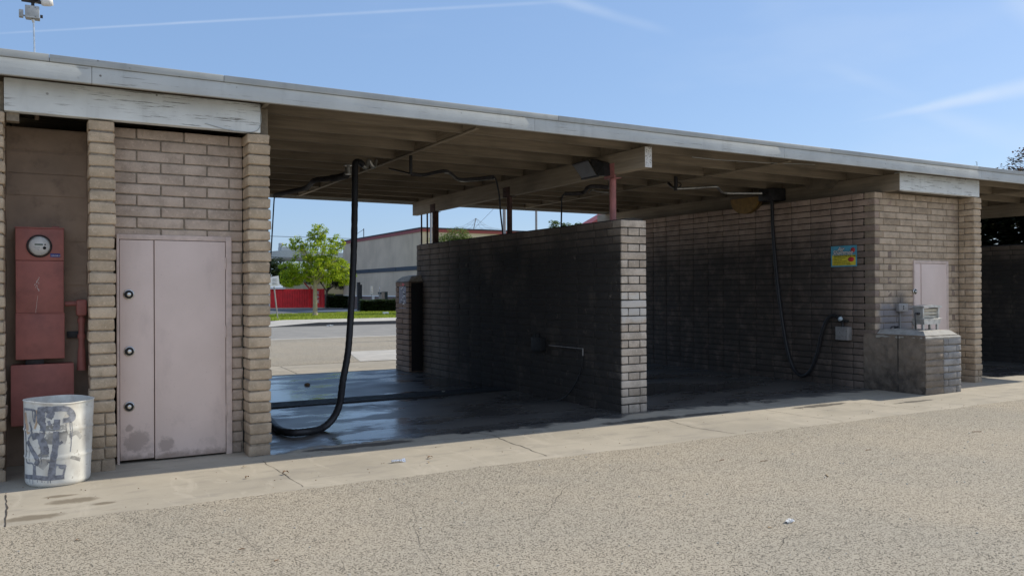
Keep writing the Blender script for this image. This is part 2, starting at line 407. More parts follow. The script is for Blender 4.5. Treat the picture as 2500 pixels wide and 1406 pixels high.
m_silver = simple('silver_cast_metal', (0.58, 0.57, 0.54), 0.35, 0.45, var=0.15, dirt=0.25, dsc=25)
m_roller = simple('cream_roller', (0.60, 0.56, 0.46), 0.6, var=0.15, dirt=0.3)
m_white = simple('white_plastic', (0.80, 0.79, 0.76), 0.5, var=0.08)
m_greyp = simple('weathered_grey_plastic', (0.40, 0.42, 0.42), 0.55, var=0.15, dirt=0.3, dsc=30)
m_lcd = simple('display_glass', (0.13, 0.17, 0.14), 0.2)
m_blue = simple('blue_label', (0.03, 0.05, 0.25), 0.5)
m_ink = simple('black_ink', (0.012, 0.012, 0.012), 0.6)
m_amber = simple('amber_plastic', (0.30, 0.18, 0.05), 0.5, var=0.2, dirt=0.4)
m_signblue = simple('sign_light_blue', (0.10, 0.36, 0.50), 0.45, var=0.1)
m_signyel = simple('sign_yellow', (0.80, 0.68, 0.06), 0.45, var=0.06)
m_signred = simple('sign_red', (0.60, 0.05, 0.05), 0.45)

def concrete(name, wet):
    M = MAT(name); x, y, z = M.xyz()
    n1 = M.noise(0.7, 6, rough=0.6); n2 = M.noise(3.2, 6, M.scale((0.6, 1.6, 1)), 0.6); n3 = M.noise(90, 2)
    c = M.mix(M.map(n1, 0.3, 0.7), (0.35, 0.312, 0.25), (0.46, 0.408, 0.325))
    c = M.mix(M.map(n2, 0.48, 0.70, 0, 0.5), c, (0.27, 0.245, 0.21))
    c = M.mix(M.map(M.noise(1.7, 7, M.scale((1.6, 0.5, 1)), 0.7, 1.5), 0.52, 0.66, 0, 0.35), c, (0.55, 0.49, 0.40))
    c = M.mix(M.map(M.noise(34, 2), 0.70, 0.74, 0, 0.7), c, (0.14, 0.12, 0.10))
    c = M.mix(M.map(n3, 0.62, 0.75, 0, 0.35), c, (0.22, 0.19, 0.16))
    # brown oil spots by the left end
    st = M.math('MULTIPLY', M.map(M.noise(2.6, 5, M.scale((1, 2.2, 1)), 0.6), 0.58, 0.66), M.math('MULTIPLY', M.map(x, 0.9, 0.3), M.map(y, 7.3, 7.1)))
    def ell(px, py, rx, ry, soft=0.5):
        q = gz(px, py); dx = M.math('DIVIDE', M.math('SUBTRACT', x, q.x), rx); dy = M.math('DIVIDE', M.math('SUBTRACT', y, q.y), ry)
        d = M.math('SQRT', M.math('ADD', M.math('MULTIPLY', dx, dx), M.math('MULTIPLY', dy, dy)))
        return M.map(M.math('ADD', d, M.math('MULTIPLY', M.math('SUBTRACT', M.noise(4.5, 5, rough=0.65), 0.5), 1.6)), 1.0, 1.0-soft)
    st = M.math('MULTIPLY', st, 0.35)
    for e_ in ((175, 1222, 0.20, 0.10), (150, 1210, 0.14, 0.05), (72, 1264, 0.24, 0.10), (255, 1228, 0.10, 0.05)): st = M.math('MAXIMUM', st, ell(*e_))
    c = M.mix(M.math('MULTIPLY', st, 0.75), c, (0.15, 0.12, 0.08))
    wt = ell(2000, 990, 0.55, 0.10, 0.3)
    for e_ in ((1580, 1024, 0.75, 0.14, 0.4), (1720, 1010, 0.5, 0.10, 0.4), (880, 1088, 0.7, 0.12, 0.4), (1085, 1058, 0.3, 0.08, 0.4), (2230, 980, 0.5, 0.06, 0.4)): wt = M.math('MAXIMUM', wt, ell(*e_))
    c = M.mix(M.math('MULTIPLY', wt, 0.8), c, (0.055, 0.048, 0.042))
    rough = 0.9
    # damp, soiled floor of the wash bays
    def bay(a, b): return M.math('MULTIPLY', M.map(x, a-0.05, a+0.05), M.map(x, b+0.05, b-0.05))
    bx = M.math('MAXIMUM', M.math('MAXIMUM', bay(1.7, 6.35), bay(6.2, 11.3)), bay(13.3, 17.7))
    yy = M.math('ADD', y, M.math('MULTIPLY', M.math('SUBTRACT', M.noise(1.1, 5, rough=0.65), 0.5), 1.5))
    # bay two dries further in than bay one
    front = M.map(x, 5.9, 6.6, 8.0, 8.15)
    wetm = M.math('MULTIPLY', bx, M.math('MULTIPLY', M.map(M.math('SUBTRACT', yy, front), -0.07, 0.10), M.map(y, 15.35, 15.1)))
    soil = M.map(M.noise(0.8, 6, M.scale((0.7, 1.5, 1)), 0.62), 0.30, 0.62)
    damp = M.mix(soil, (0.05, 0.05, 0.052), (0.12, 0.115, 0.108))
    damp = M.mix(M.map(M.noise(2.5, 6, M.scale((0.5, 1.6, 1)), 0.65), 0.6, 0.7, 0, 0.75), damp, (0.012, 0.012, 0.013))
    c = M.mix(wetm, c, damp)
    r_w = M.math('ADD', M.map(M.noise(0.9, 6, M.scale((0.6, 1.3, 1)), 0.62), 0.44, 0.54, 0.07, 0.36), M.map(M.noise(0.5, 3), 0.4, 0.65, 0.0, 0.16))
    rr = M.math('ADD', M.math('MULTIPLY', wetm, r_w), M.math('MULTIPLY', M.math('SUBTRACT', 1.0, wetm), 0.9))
    h = M.math('ADD', M.math('MULTIPLY', M.noise(45, 3), 0.5), M.noise(6, 4))
    M.bump(h, 0.13, 0.006)
    sp = M.math('ADD', 0.3, M.math('MULTIPLY', wetm, 0.35))
    return M.fin(c, rr, 0, sp)
m_conc = concrete('apron_concrete', True)

def asphalt(name, k=1.0, sc=1.0):
    M = MAT(name)
    base = M.mix(M.map(M.noise(0.5, 5, rough=0.6), 0.35, 0.65), (0.455*k, 0.39*k, 0.295*k), (0.40*k, 0.355*k, 0.28*k))
    base = M.mix(M.map(M.noise(2.2, 5, rough=0.65), 0.5, 0.75, 0, 0.30), base, (0.33*k, 0.30*k, 0.245*k))
    vr = M.vor(110*sc, out='Color'); sep = M.t.nodes.new('ShaderNodeSeparateColor'); M.t.links.new(vr, sep.inputs[0])
    base = M.mix(M.map(sep.outputs[0], 0.0, 1.0, 0.0, 0.45, sm=False), base, (0.58*k, 0.51*k, 0.41*k))
    base = M.mix(M.map(sep.outputs[1], 0.80, 1.0, 0, 0.45), base, (0.22*k, 0.20*k, 0.17*k))
    n = M.noise(62*sc, 3, rough=0.5); pits = M.math('MULTIPLY', M.map(n, 0.455, 0.385), M.map(M.noise(5, 4), 0.25, 0.6, 0.6, 1.0))
    c = M.mix(M.math('MULTIPLY', pits, 0.88), base, (0.085*k, 0.075*k, 0.058*k))
    c = M.mix(M.map(M.noise(0.23, 3), 0.55, 0.70, 0, 0.22), c, (0.27*k, 0.265*k, 0.235*k))
    M.bump(M.math('ADD', M.math('MULTIPLY', M.map(n, 0.36, 0.5), 1.0), M.math('MULTIPLY', M.noise(120*sc, 2), 0.6)), 0.7, 0.008)
    return M.fin(c, 0.92, 0, 0.25)
m_asph = asphalt('worn_asphalt', 0.96, 1.5)
m_asph2 = asphalt('drive_asphalt', 0.84, 0.6)
m_road = simple('road_asphalt', (0.265, 0.25, 0.225), 0.9, var=0.12, sc=1.3, dirt=0.2)
m_lot = simple('dark_parking_asphalt', (0.12, 0.125, 0.135), 0.85, var=0.2, sc=2)
m_ground = simple('dusty_ground', (0.26, 0.235, 0.2), 0.95, var=0.15, sc=0.3)
m_kerb = simple('pale_kerb_concrete', (0.47, 0.44, 0.39), 0.9, var=0.12, sc=3)
m_crack = simple('dark_joint', (0.07, 0.06, 0.05), 0.95)
def lawn_mat():
    M = MAT('lawn_green'); c = M.mix(M.map(M.noise(0.9, 5), 0.3, 0.7), (0.23, 0.28, 0.035), (0.36, 0.40, 0.06))
    c = M.mix(M.map(M.noise(14, 3), 0.5, 0.7, 0, 0.5), c, (0.05, 0.09, 0.012)); return M.fin(c, 0.9, 0, 0.2)
m_lawn = lawn_mat()
def leaf_mat(name, a, b, trans=0.45, c3=None):
    M = MAT(name)
    c = M.ramp(M.rnd, [(0, a), (0.6, tuple((x+y)/2 for x, y in zip(a, b))), (0.93, b), (1.0, c3 or b)])
    M.fin(c, 0.55, 0, 0.35)
    tr_ = M.t.nodes.new('ShaderNodeBsdfTranslucent'); M.t.links.new(c, tr_.inputs[0])
    mx = M.t.nodes.new('ShaderNodeMixShader'); mx.inputs[0].default_value = trans
    M.t.links.new(M.b.outputs[0], mx.inputs[1]); M.t.links.new(tr_.outputs[0], mx.inputs[2]); M.t.links.new(mx.outputs[0], M.out.inputs[0])
    return M.m
m_leaf = leaf_mat('bright_leaf', (0.20, 0.32, 0.02), (0.52, 0.60, 0.045), 0.55, (0.70, 0.6, 0.06))
m_leafo = leaf_mat('olive_leaf', (0.045, 0.065, 0.025), (0.12, 0.15, 0.06), 0.3)
m_leafd = leaf_mat('dark_leaf', (0.022, 0.040, 0.012), (0.06, 0.09, 0.022), 0.25, (0.12, 0.16, 0.04))
m_leafb = leaf_mat('bush_leaf', (0.09, 0.14, 0.03), (0.20, 0.26, 0.06), 0.4)
m_leafr = leaf_mat('russet_leaf', (0.035, 0.04, 0.02), (0.12, 0.06, 0.04), 0.35, (0.22, 0.10, 0.05))
m_leafi = leaf_mat('ivy_leaf', (0.012, 0.018, 0.008), (0.035, 0.042, 0.016), 0.2, (0.12, 0.13, 0.05))
m_bark = simple('pale_bark', (0.40, 0.335, 0.24), 0.85, var=0.18, sc=6, bump=0.4)
m_barkd = simple('dark_bark', (0.11, 0.085, 0.065), 0.9, var=0.25, sc=6, bump=0.4)

# ------------------------------------------------------------------ ground
mb = MB(); mb.poly([(-900, -300), (1500, -300), (1500, 1500), (-900, 1500)], -0.03); struct('ground', mb, m_ground)
def ragged(x0, x1, y, amp, step=0.04, seed=0):
    out_ = []; x = x0
    while x < x1:
        out_.append((x, y+amp*(noise.noise((x*2.1+seed, 3.3, 0))+0.55*noise.noise((x*13+seed, 9.1, 0))+0.3*noise.noise((x*41, 1.7, seed))))); x += step
    out_.append((x1, y)); return out_
# apron slab, one sheet under the whole building
mb = MB(); mb.box((-6, 6.0, -0.25), (24, 17.3, 0.0)); apron = struct('concrete_apron', mb, m_conc)
# asphalt in front overlaps the slab with a ragged edge
edge = ragged(-5, 22, 6.40, 0.035)
mb = MB()
for (a, b) in zip(edge[:-1], edge[1:]):
    mb.add([(a[0], -9, 0.006), (b[0], -9, 0.006), (b[0], b[1]-0.02, 0.006), (a[0], a[1]-0.02, 0.006), (a[0], a[1], 0.0005), (b[0], b[1], 0.0005)], [(0, 1, 2, 3), (3, 2, 5, 4)])
mb.poly([(-60, -60), (60, -60), (60, -9), (-60, -9)], 0.006); mb.poly([(-60, -9), (-5, -9), (-5, 6.4), (-60, 6.4)], 0.006); mb.poly([(22, -9), (60, -9), (60, 6.4), (22, 6.4)], 0.006)
struct('asphalt_yard', mb, m_asph)
mb = MB()
e2 = ragged(-20, 40, 17.25, 0.03, 0.15, 4)
for (a, b) in zip(e2[:-1], e2[1:]): mb.add([(a[0], a[1], 0.004), (b[0], b[1], 0.004), (b[0], 26.7, 0.004), (a[0], 26.7, 0.004)], [(0, 1, 2, 3)])
struct('asphalt_drive', mb, m_asph2)
mb = MB(); mb.poly([(6.05, 17.32), (7.6, 17.3), (40, 17.3), (40, 20.3), (6.75, 20.3)], 0.009); struct('concrete_ramp', mb, m_kerb)
mb = MB(); mb.poly([(-80, 26.7), (120, 26.7), (120, 36.5), (-80, 36.5)], 0.0); struct('road', mb, m_road)
mb = MB()
for a, b in zip(ragged(-60, 90, 26.62, 0.10, 0.5, 8)[:-1], ragged(-60, 90, 26.62, 0.10, 0.5, 8)[1:]):
    mb.add([(a[0], a[1], 0.008), (b[0], b[1], 0.008), (b[0], 26.95, 0.008), (a[0], 26.95, 0.008)], [(0, 1, 2, 3)])
struct('gutter_seam', mb, m_kerb)
# far kerb with a lowered end, pavement behind it
mb = MB()
mb.add([(-80, 36.5, 0.01), (8.6, 36.5, 0.01), (8.6, 36.75, 0.02), (-80, 36.75, 0.02), (10.8, 36.5, 0.0), (10.8, 36.5, 0.15), (10.8, 36.75, 0.15), (120, 36.5, 0), (120, 36.5, 0.15), (120, 36.75, 0.15)],
       [(0, 1, 2, 3), (1, 5, 6, 2), (5, 8, 9, 6)])
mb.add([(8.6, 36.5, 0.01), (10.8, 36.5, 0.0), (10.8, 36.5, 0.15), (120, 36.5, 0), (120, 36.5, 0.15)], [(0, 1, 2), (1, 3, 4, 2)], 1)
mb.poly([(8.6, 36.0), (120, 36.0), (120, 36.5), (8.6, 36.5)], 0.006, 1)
struct('kerb', mb, [m_kerb, simple('dark_gutter', (0.11, 0.105, 0.10), 0.9)])  # darker grey on the kerb face and the road strip at its foot
mb = MB(); mb.poly([(10.8, 36.75, 0.15), (120, 36.75, 0.15), (120, 40.2, 0.16), (10.2, 40.6, 0.15)])
mb.poly([(-80, 36.75, 0.02), (8.6, 36.75, 0.02), (8.6, 40.8, 0.03), (-80, 41, 0.03)]); mb.poly([(8.6, 36.75, 0.02), (10.8, 36.75, 0.15), (10.2, 40.6, 0.15), (8.6, 40.8, 0.03)])
struct('pavement', mb, m_kerb)
# lawn, back edge curves away to the right
lawn_pts = [(7.0, 41.0), (10.2, 40.6), (120, 40.2), (120, 56.5), (23.5, 55.6), (20, 54.6), (17.8, 53.4), (15.5, 52.2), (12.2, 51.2), (9.5, 50.0), (7.4, 46.5)]
mb = MB(); mb.poly([(x, y, 0.14) for x, y in lawn_pts]); struct('lawn', mb, m_lawn)
mb = MB(); mb.poly([(-80, 41, 0.012), (200, 41, 0.012), (200, 160, 0.012), (-80, 160, 0.012)]); struct('parking_lot', mb, m_lot)
# pale islands and strips of the lot
mb = MB()
mb.poly([(9.4, 51.8), (14.2, 53.9), (10.5, 56.2), (8.5, 54)], 0.03)
mb.poly([(12.5, 69.5), (23, 70.5), (23.5, 71.6), (12.5, 70.8)], 0.05)
mb.poly([(17.8, 54.4), (23.5, 56.6), (23.5, 56.9), (17.6, 54.7)], 0.16)
mb.poly([(16.0, 60.6), (19.0, 60.0), (24, 62.0), (24, 66.5), (19.5, 64.6)], 0.03)
struct('parking_kerb', mb, m_kerb)
# grass blades
mb = MB(); rg = random.Random(3)
def inpoly(x, y, P):
    c = False; n = len(P)
    for i in range(n):
        (x1, y1), (x2, y2) = P[i], P[(i+1) % n]
        if (y1 > y) != (y2 > y) and x < (x2-x1)*(y-y1)/(y2-y1)+x1: c = not c
    return c
n = 0
while n < 16000:
    x, y = rg.uniform(8, 24), rg.uniform(40.4, 56)
    if not inpoly(x, y, lawn_pts): continue
    a = rg.uniform(0, 6.28); h = rg.uniform(0.04, 0.10); w = 0.022
    mb.add([(x-w*math.cos(a), y-w*math.sin(a), 0.14), (x+w*math.cos(a), y+w*math.sin(a), 0.14), (x+rg.uniform(-.03, .03), y+rg.uniform(-.03, .03), 0.14+h)], [(0, 1, 2)]); n += 1
o = mb.build('grass', leaf_mat('grass_blade', (0.17, 0.23, 0.02), (0.34, 0.40, 0.05), 0.4)); o['kind'] = 'stuff'; tag(o, 'short green grass growing on the verge across the road', 'grass')

# joints and cracks in the apron
def crackline(pts, w=0.006, jag=0.015, seed=1, z=0.0025):
    w *= 0.5; jag *= 0.7
    P = []; rg = random.Random(seed)
    for a, b in zip(pts[:-1], pts[1:]):
        a = Vector(a); b = Vector(b); n = max(2, int((b-a).length/0.07)); t = (b-a).normalized(); s_ = Vector((-t.y, t.x))
        for k in range(n): P.append(a+(b-a)*(k/n)+s_*rg.uniform(-jag, jag))
    P.append(Vector(pts[-1])); mb = MB(); vs = []
    for i, p in enumerate(P):
        t = (P[min(i+1, len(P)-1)]-P[max(0, i-1)]).normalized(); s_ = Vector((-t.y, t.x))*w*0.5*rg.uniform(0.5, 1.5)
        vs += [(p.x-s_.x, p.y-s_.y, z), (p.x+s_.x, p.y+s_.y, z)]
    mb.add(vs, [(2*i, 2*i+1, 2*i+3, 2*i+2) for i in range(len(P)-1)])
    return mb.build('joint_line', m_crack, apron)
def G2(*px): return [gz(x, y).xy for x, y in px]
crackline(G2((640, 1126), (690, 1155), (740, 1188)), 0.010, 0.012, 2)
crackline(G2((663, 1106), (900, 1088), (1240, 1060)), 0.010, 0.004, 3)
crackline(G2((1125, 1050), (1200, 1062), (1260, 1085), (1335, 1113)), 0.014, 0.02, 4)
crackline(G2((1610, 1020), (1690, 1043), (1800, 1059)), 0.014, 0.012, 5)
crackline(G2((1870, 1001), (1960, 1015), (2057, 1028)), 0.012, 0.004, 6)
crackline(G2((2085, 983), (2170, 992), (2262, 1003)), 0.012, 0.004, 7)
crackline(G2((2330, 962), (2400, 967), (2495, 976)), 0.012, 0.004, 8)
crackline(G2((14, 1208), (17, 1240), (12, 1286)), 0.02, 0.006, 9)
crackline(G2((685, 895), (725, 912)), 0.03, 0.004, 10)
crackline(G2((895, 985), (950, 998), (985, 1006)), 0.010, 0.02, 11)
crackline([(6.0, 8.9), (8.2, 8.85), (11.1, 8.9)], 0.012, 0.004, 12)
# hairline cracks of the asphalt
mb = None
yard = bpy.data.objects['asphalt_yard']
def acrack(pts, seed, w=0.006):
    o = crackline(pts, w, 0.02, seed, 0.0085); o.name = 'hairline_crack'; o.parent = yard; o.location = (0, 0, 0)
acrack(G2((1300, 1285), (1345, 1240), (1380, 1190), (1440, 1175)), 31); acrack(G2((1895, 1345), (1925, 1310), (1990, 1308)), 32)
acrack(G2((900, 1190), (1010, 1240), (1020, 1330), (1080, 1400)), 34, 0.004); acrack(G2((1600, 1160), (1760, 1185), (1900, 1165)), 35, 0.004); acrack(G2((300, 1260), (420, 1300), (560, 1290), (640, 1350)), 36, 0.004)
acrack(G2((2330, 1085), (2420, 1100), (2500, 1112)), 33)

# ------------------------------------------------------------------ masonry layout
CZ, BL, J = 0.1016, 0.4064, 0.0135
def run(mb, axis, a0, a1, b0, b1, c, off, mi=1, amp=0.0035):
    """one course of blocks along axis from a0 to a1, b0..b1 across, course number c"""
    z0, z1 = c*CZ+J/2, (c+1)*CZ-J/2
    if c == 0: z0 = -0.01
    p = a0; first = True
    while p < a1-0.02:
        L = BL if not (first and off) else off; first = False
        q = min(p+L, a1)
        if a1-q < 0.09: q = a1
        s_, e_ = (p+(J/2 if p > a0 else 0)), (q-(J/2 if q < a1 else 0))
        jb = random.uniform(-0.0025, 0.0025)
        if axis == 0: mb.brick((s_, b0+jb, z0), (e_, b1-jb, z1), 0.008, amp, mi)
        else: mb.brick((b0+jb, s_, z0), (b1-jb, e_, z1), 0.008, amp, mi)
        p = q
NW, NM = 30, 24                                    # courses of the full walls and of the bay dividers
W_Y = 8.20                                         # front plane of the equipment room walls
bld = T('car_wash_building', 'self-service car wash of tan block walls under a long flat roof with white fascia', 'car wash', (6.5, 11.5, 0))

def divider(x0, x1, y0, y1, nc, mats, name):
    mb = MB(); mb.box((x0+0.008, y0+0.009, -0.01), (x1-0.008, y1-0.009, nc*CZ-0.012), 0)
    w = 0.10
    for c in range(nc):
        z0, z1 = c*CZ+J/2, (c+1)*CZ-J/2
        if c == 0: z0 = -0.01
        if c % 2 == 1:
            mb.brick((x0, y0, z0), (x1, y0+0.19, z1), 0.008, 0.004, 2); mb.brick((x0, y1-0.19, z0), (x1, y1, z1), 0.008, 0.004, 1)
            for (a, b) in ((x0, x0+w), (x1-w, x1)): run(mb, 1, y0+0.19+J, y1-0.19-J, a, b, c, 0)
        else:
            for (a, b) in ((x0, x0+w), (x1-w, x1)):
                mb.brick((a, y0, z0), (b, y0+0.30, z1), 0.008, 0.004, 2)
                run(mb, 1, y0+0.30+J, y1, a, b, c, BL/2+0.05)
            mb.brick((x0+w+J, y0, z0), (x1-w-J, y0+0.19, z1), 0.008, 0.004, 2); mb.brick((x0+w+J, y1-0.19, z0), (x1-w-J, y1, z1), 0.008, 0.004, 1)
    # cement cap, slightly domed
    t = nc*CZ
    P = [(x0+0.01, t-0.012), (x0+0.07, t+0.014), ((x0+x1)/2, t+0.026), (x1-0.07, t+0.014), (x1-0.01, t-0.012)]
    mb.prism([(x, y0+0.01, z) for x, z in P], (0, y1-y0-0.02, 0), 0)
    return mb.build(name, mats, bld)
divider(6.32, 6.715, 8.28, 14.80, NM, [m_mortar_d, m_brick_mid, m_brick_end], 'bay_divider_wall')['label'] = 'soot-blackened block divider between the two open bays'
divider(17.5, 17.9, 8.28, 14.80, NM, [m_mortar_d, m_brick_mid, m_brick_end], 'bay_divider_wall')['label'] = 'dark divider wall of the far right bay'

def room(x0, x1, mats_in, door, name_pre, left_in=True):
    """equipment room: two full side walls, back wall; front wall with the door"""
    th = 0.40
    for (a, b, inner) in ((x0, x0+th, 'L'), (x1-th, x1, 'R')):
        mb = MB(); mb.box((a+0.014, W_Y+0.214, -0.01), (b-0.014, 14.80-0.014, NW*CZ-0.01), 0)
        for c in range(NW):
            ys = W_Y+0.2+J if c % 2 else W_Y
            for (p, q) in ((a, a+0.1), (b-0.1, b)): run(mb, 1, ys, 14.8, p, q, c, BL/2 if c % 2 else 0)
            z0, z1 = c*CZ+J/2, (c+1)*CZ-J/2
            mb.brick((a+0.1+J, 14.61, z0), (b-0.1-J, 14.8, z1), 0.008, 0.003, 1)
        mb.build('side_wall', mats_in, bld)
    mb = MB(); mb.box((x0+th, 14.6, 0), (x1-th, 14.79, NW*CZ-0.01), 0); mb.build('back_wall', m_recess, bld)

# --- right room 11.13 .. 13.48
room(11.13, 13.48, [m_mortar_d, m_brick_right], None, 'right')
RD0, RD1, RDZ = 12.06, 12.97, 19.5
def front_wall(x0, x1, d0, d1, ndoor, mats, cornerL, sill=0):
    mb = MB()
    for (a, b, z0, z1) in ((x0+0.014, d0-0.014, -0.01, ndoor*CZ), (d1+0.014, x1+0.05, -0.01, ndoor*CZ), (x0+0.014, x1+0.05, ndoor*CZ+0.014, NW*CZ-0.01)):
        if b-a > 0.02: mb.box((a, W_Y+0.014, z0), (b, W_Y+0.19, z1), 0)
    for c in range(NW):
        xs = x0
        if cornerL and c % 2 == 0: xs = x0+0.1+J
        off = (0.20 if c % 2 else 0.40) if cornerL else (BL/2 if c % 2 else BL)
        if (c+1)*CZ <= ndoor*CZ+0.03:
            run(mb, 0, xs, d0, W_Y, W_Y+0.19, c, off)
            if x1-d1 > 0.03: run(mb, 0, d1, x1, W_Y, W_Y+0.19, c, 0.12 if c % 2 else 0)
        else: run(mb, 0, xs, x1, W_Y, W_Y+0.19, c, off)
    return mb.build('front_wall', mats, bld)
front_wall(11.13, 13.28, RD0, RD1, 19.5, [m_mortar, m_brick_fr], True)

def pillar(x0, x1, y0, y1, nc, mats, split=None, notch=False):
    mb = MB(); mb.box((x0+0.016, y0+0.016, -0.01), (x1-0.016, y1+0.03, nc*CZ-0.01), 0)
    for c in range(nc):
        z0, z1 = c*CZ+J/2, (c+1)*CZ-J/2
        if c == 0: z0 = -0.01
        jx, jy = random.uniform(-.007, .007), random.uniform(-.006, .006); z0 += random.uniform(-.002, .002); z1 += random.uniform(-.002, .002)
        if split and c in split: 
            xm = (x0+x1)/2+random.uniform(-.02, .02)
            mb.brick((x0+jx, y0+jy, z0), (xm-0.003, y1, z1), 0.012, 0.006, 1); mb.brick((xm+0.003, y0+jy, z0), (x1+jx, y1, z1), 0.012, 0.006, 1)
        elif c % 2: mb.brick((x0+jx, y0+jy, z0), (x1+jx, y1, z1), 0.013, 0.007, 1)
        else:
            mb.brick((x0+jx, y0+jy, z0), (x1+jx, y1-0.10-J/2, z1), 0.013, 0.007, 1); mb.brick((x0+0.002, y1-0.10+J/2, z0), (x1-0.002, y1, z1), 0.008, 0.003, 1)
    return mb.build('pillar', mats, bld)
pillar(13.28, 13.48, 7.93, 8.20, NW, [m_mortar, m_brick], (0, 1))
pillar(1.68, 1.885, 7.93, 8.20, NW, [m_mortar, m_brick], ())
pillar(0.345, 0.55, 7.94, 8.20, NW, [m_mortar, m_brick], (0, 1, 2, 3, 4))
pillar(-0.49, -0.275, 7.93, 8.20, NW, [m_mortar, m_brick])

# --- left room -0.47 .. 1.885 : front wall with the pink door, recess with the panels
mb = MB()
LD0, LD1 = 0.575, 1.575
x0, x1 = 0.55, 1.68
mb.box((x0, W_Y+0.014, 20.3*CZ), (x1, W_Y+0.18, NW*CZ-0.01), 0); mb.box((LD1+0.01, W_Y+0.014, -0.01), (x1, W_Y+0.18, 20.3*CZ), 0)
for c in range(NW):
    if c >= 20: run(mb, 0, x0, x1, W_Y, W_Y+0.18, c, 0.195 if c % 2 else 0.40)
    elif c % 2: mb.brick((LD1, W_Y, c*CZ+J/2), (x1, W_Y+0.18, (c+1)*CZ-J/2), 0.01, 0.004, 1)
    else: mb.brick((LD1, W_Y, max(-.01, c*CZ+J/2)), (x1-0.012, W_Y+0.18, (c+1)*CZ-J/2), 0.01, 0.005, 1)
mb.build('front_wall', [m_mortar, m_brick_pink], bld)
mb = MB(); mb.box((0.36, 8.21, 0), (0.54, 8.6, 3.04)); mb.box((-0.29, 8.6, 0), (0.54, 8.75, 3.04)); mb.box((-0.39, 8.205, 0), (-0.285, 8.6, 3.04))
# block courses showing faintly through the paint of the recess
for z in (2.84, 2.63, 2.43, 2.02, 1.62): mb.box((-0.28, 8.592, z), (0.35, 8.5985, z+0.190))
mb.build('recess_wall', m_recess, bld)
mb = MB(); mb.box((-0.476, 8.214, -0.01), (-0.30, 14.78, 3.03), 0)
for c in range(NW): run(mb, 1, W_Y+J, 14.8, -0.49, -0.40, c, BL/2 if c % 2 else 0)
mb.build('side_wall', [m_mortar_d, m_brick], bld)
mb = MB(); mb.box((1.50, W_Y+0.21, -0.01), (1.871, 14.786, NW*CZ-0.01), 0)
for c in range(NW): run(mb, 1, W_Y+0.2, 14.8, 1.785, 1.885, c, BL/2 if c % 2 else 0)
mb.build('side_wall', [m_mortar_d, m_brick_right], bld)
mb = MB(); mb.box((-0.46, 14.6, 0), (1.5, 14.79, 3.03)); mb.build('back_wall', m_recess, bld)

# ------------------------------------------------------------------ doors
def door(x0, x1, ztop, zb, xs, knobs, hinges, gap):
    """plain steel door with a narrow raised left strip, round lock escutcheons and hinges"""
    y = W_Y-0.012
    mb = MB()
    mb.box((x0, y-0.008, 0.0 if zb < 0.1 else zb), (x0+0.022, W_Y+0.05, ztop), 0, 0.003); mb.box((x1-0.055, y-0.008, 0.0 if zb < 0.1 else zb), (x1, W_Y+0.05, ztop), 0, 0.004)
    mb.box((x0+0.022, y-0.004, ztop-0.045), (x1-0.055, W_Y+0.05, ztop), 0, 0.003)
    fr = mb.build('door_frame', m_frame, bld)
    mb = MB(); mb.box((x0+0.026, y, zb), (xs, W_Y+0.02, ztop-0.05), 0, 0.004); mb.box((xs+0.006, y-0.010, zb-0.012), (x1-0.06, W_Y+0.02, ztop-0.05), 0, 0.004)
    d = mb.build('door', m_door, bld)
    for (kx, kz) in knobs:
        rot = Matrix.Rotation(R(90), 4, 'X')
        mb = MB(); mb.lathe((kx, y, kz), [(0.0, 0.012), (0.040, 0.012), (0.046, 0.008), (0.047, 0.0)], 32, 0, rot)
        mb.lathe((kx, y-0.012, kz), [(0.038, 0.0), (0.036, 0.004), (0.026, 0.003), (0.0, 0.002)], 32, 1, rot)
        mb.lathe((kx, y-0.014, kz), [(0.020, 0.0), (0.019, 0.010), (0.012, 0.012), (0.0, 0.012)], 24, 2, rot)
        mb.build('lock', [m_chrome, m_ink, m_chrome], d)
    for hz in hinges:
        mb = MB(); mb.cyl((x1-0.058, y-0.012, hz-0.055), (0, 0, 1), 0.007, 0.11, 10); mb.build('hinge', m_frame, d)
    return d
door(0.575, 1.575, 2.075, 0.030, 0.885, [(0.675, 1.53), (0.678, 1.015), (0.676, 0.515)], (1.82, 1.17, 0.42), 0)['label'] = 'pale pink steel door with three round locks'
door(RD0, RD1, 1.995, 0.10, 12.24, [(12.085, 1.50), (12.085, 0.99)], (1.84, 1.10), 0)['label'] = 'pale pink door behind the concrete pedestal'

# ------------------------------------------------------------------ roof
XR0, XR1, YF, YB = -3.2, 18.35, 7.70, 15.45
ZB0, ZB1, ZJ1 = 3.052, 3.31, 3.45
mb = MB(); mb.box((XR0, YF+0.04, ZJ1), (XR1, YB, ZJ1+0.03)); mb.build('roof_deck', m_deck, bld)
ys = [7.80]+[8.24+0.68*k for k in range(11)]
jm = None
for k, y in enumerate(ys):
    if jm is None:
        mb = MB(); mb.box((XR0, -0.02, ZB1+0.001), (XR1, 0.02, ZJ1-0.001)); jm = mb.build('joist', m_joist, bld); jm.location = Vector((0, y, 0))-bld.location
    else:
        c = jm.copy(); COL.objects.link(c); c.location = Vector((0, y, 0))-bld.location
def boards(name, cuts, y0, y1, z0, z1, mat_):
    for a, b in zip(cuts[:-1], cuts[1:]):
        mb = MB(); mb.box((a+0.0015, y0, z0), (b-0.0015, y1, z1), 0, 0.004); mb.build(name, mat_, bld)
boards('fascia_board', [XR0, 0.36, 4.7, 8.6, 13.1, XR1], YF, YF+0.038, 3.297, 3.436, m_fascia)
boards('roof_edge_trim', [XR0, 0.05, 1.42, 5.0, 9.5, 13.0, XR1], YF-0.014, YF+0.05, 3.438, 3.497, m_cap)
boards('fascia_board', [XR0, 5, 12, XR1], YB, YB+0.038, 3.297, 3.49, m_fascia)
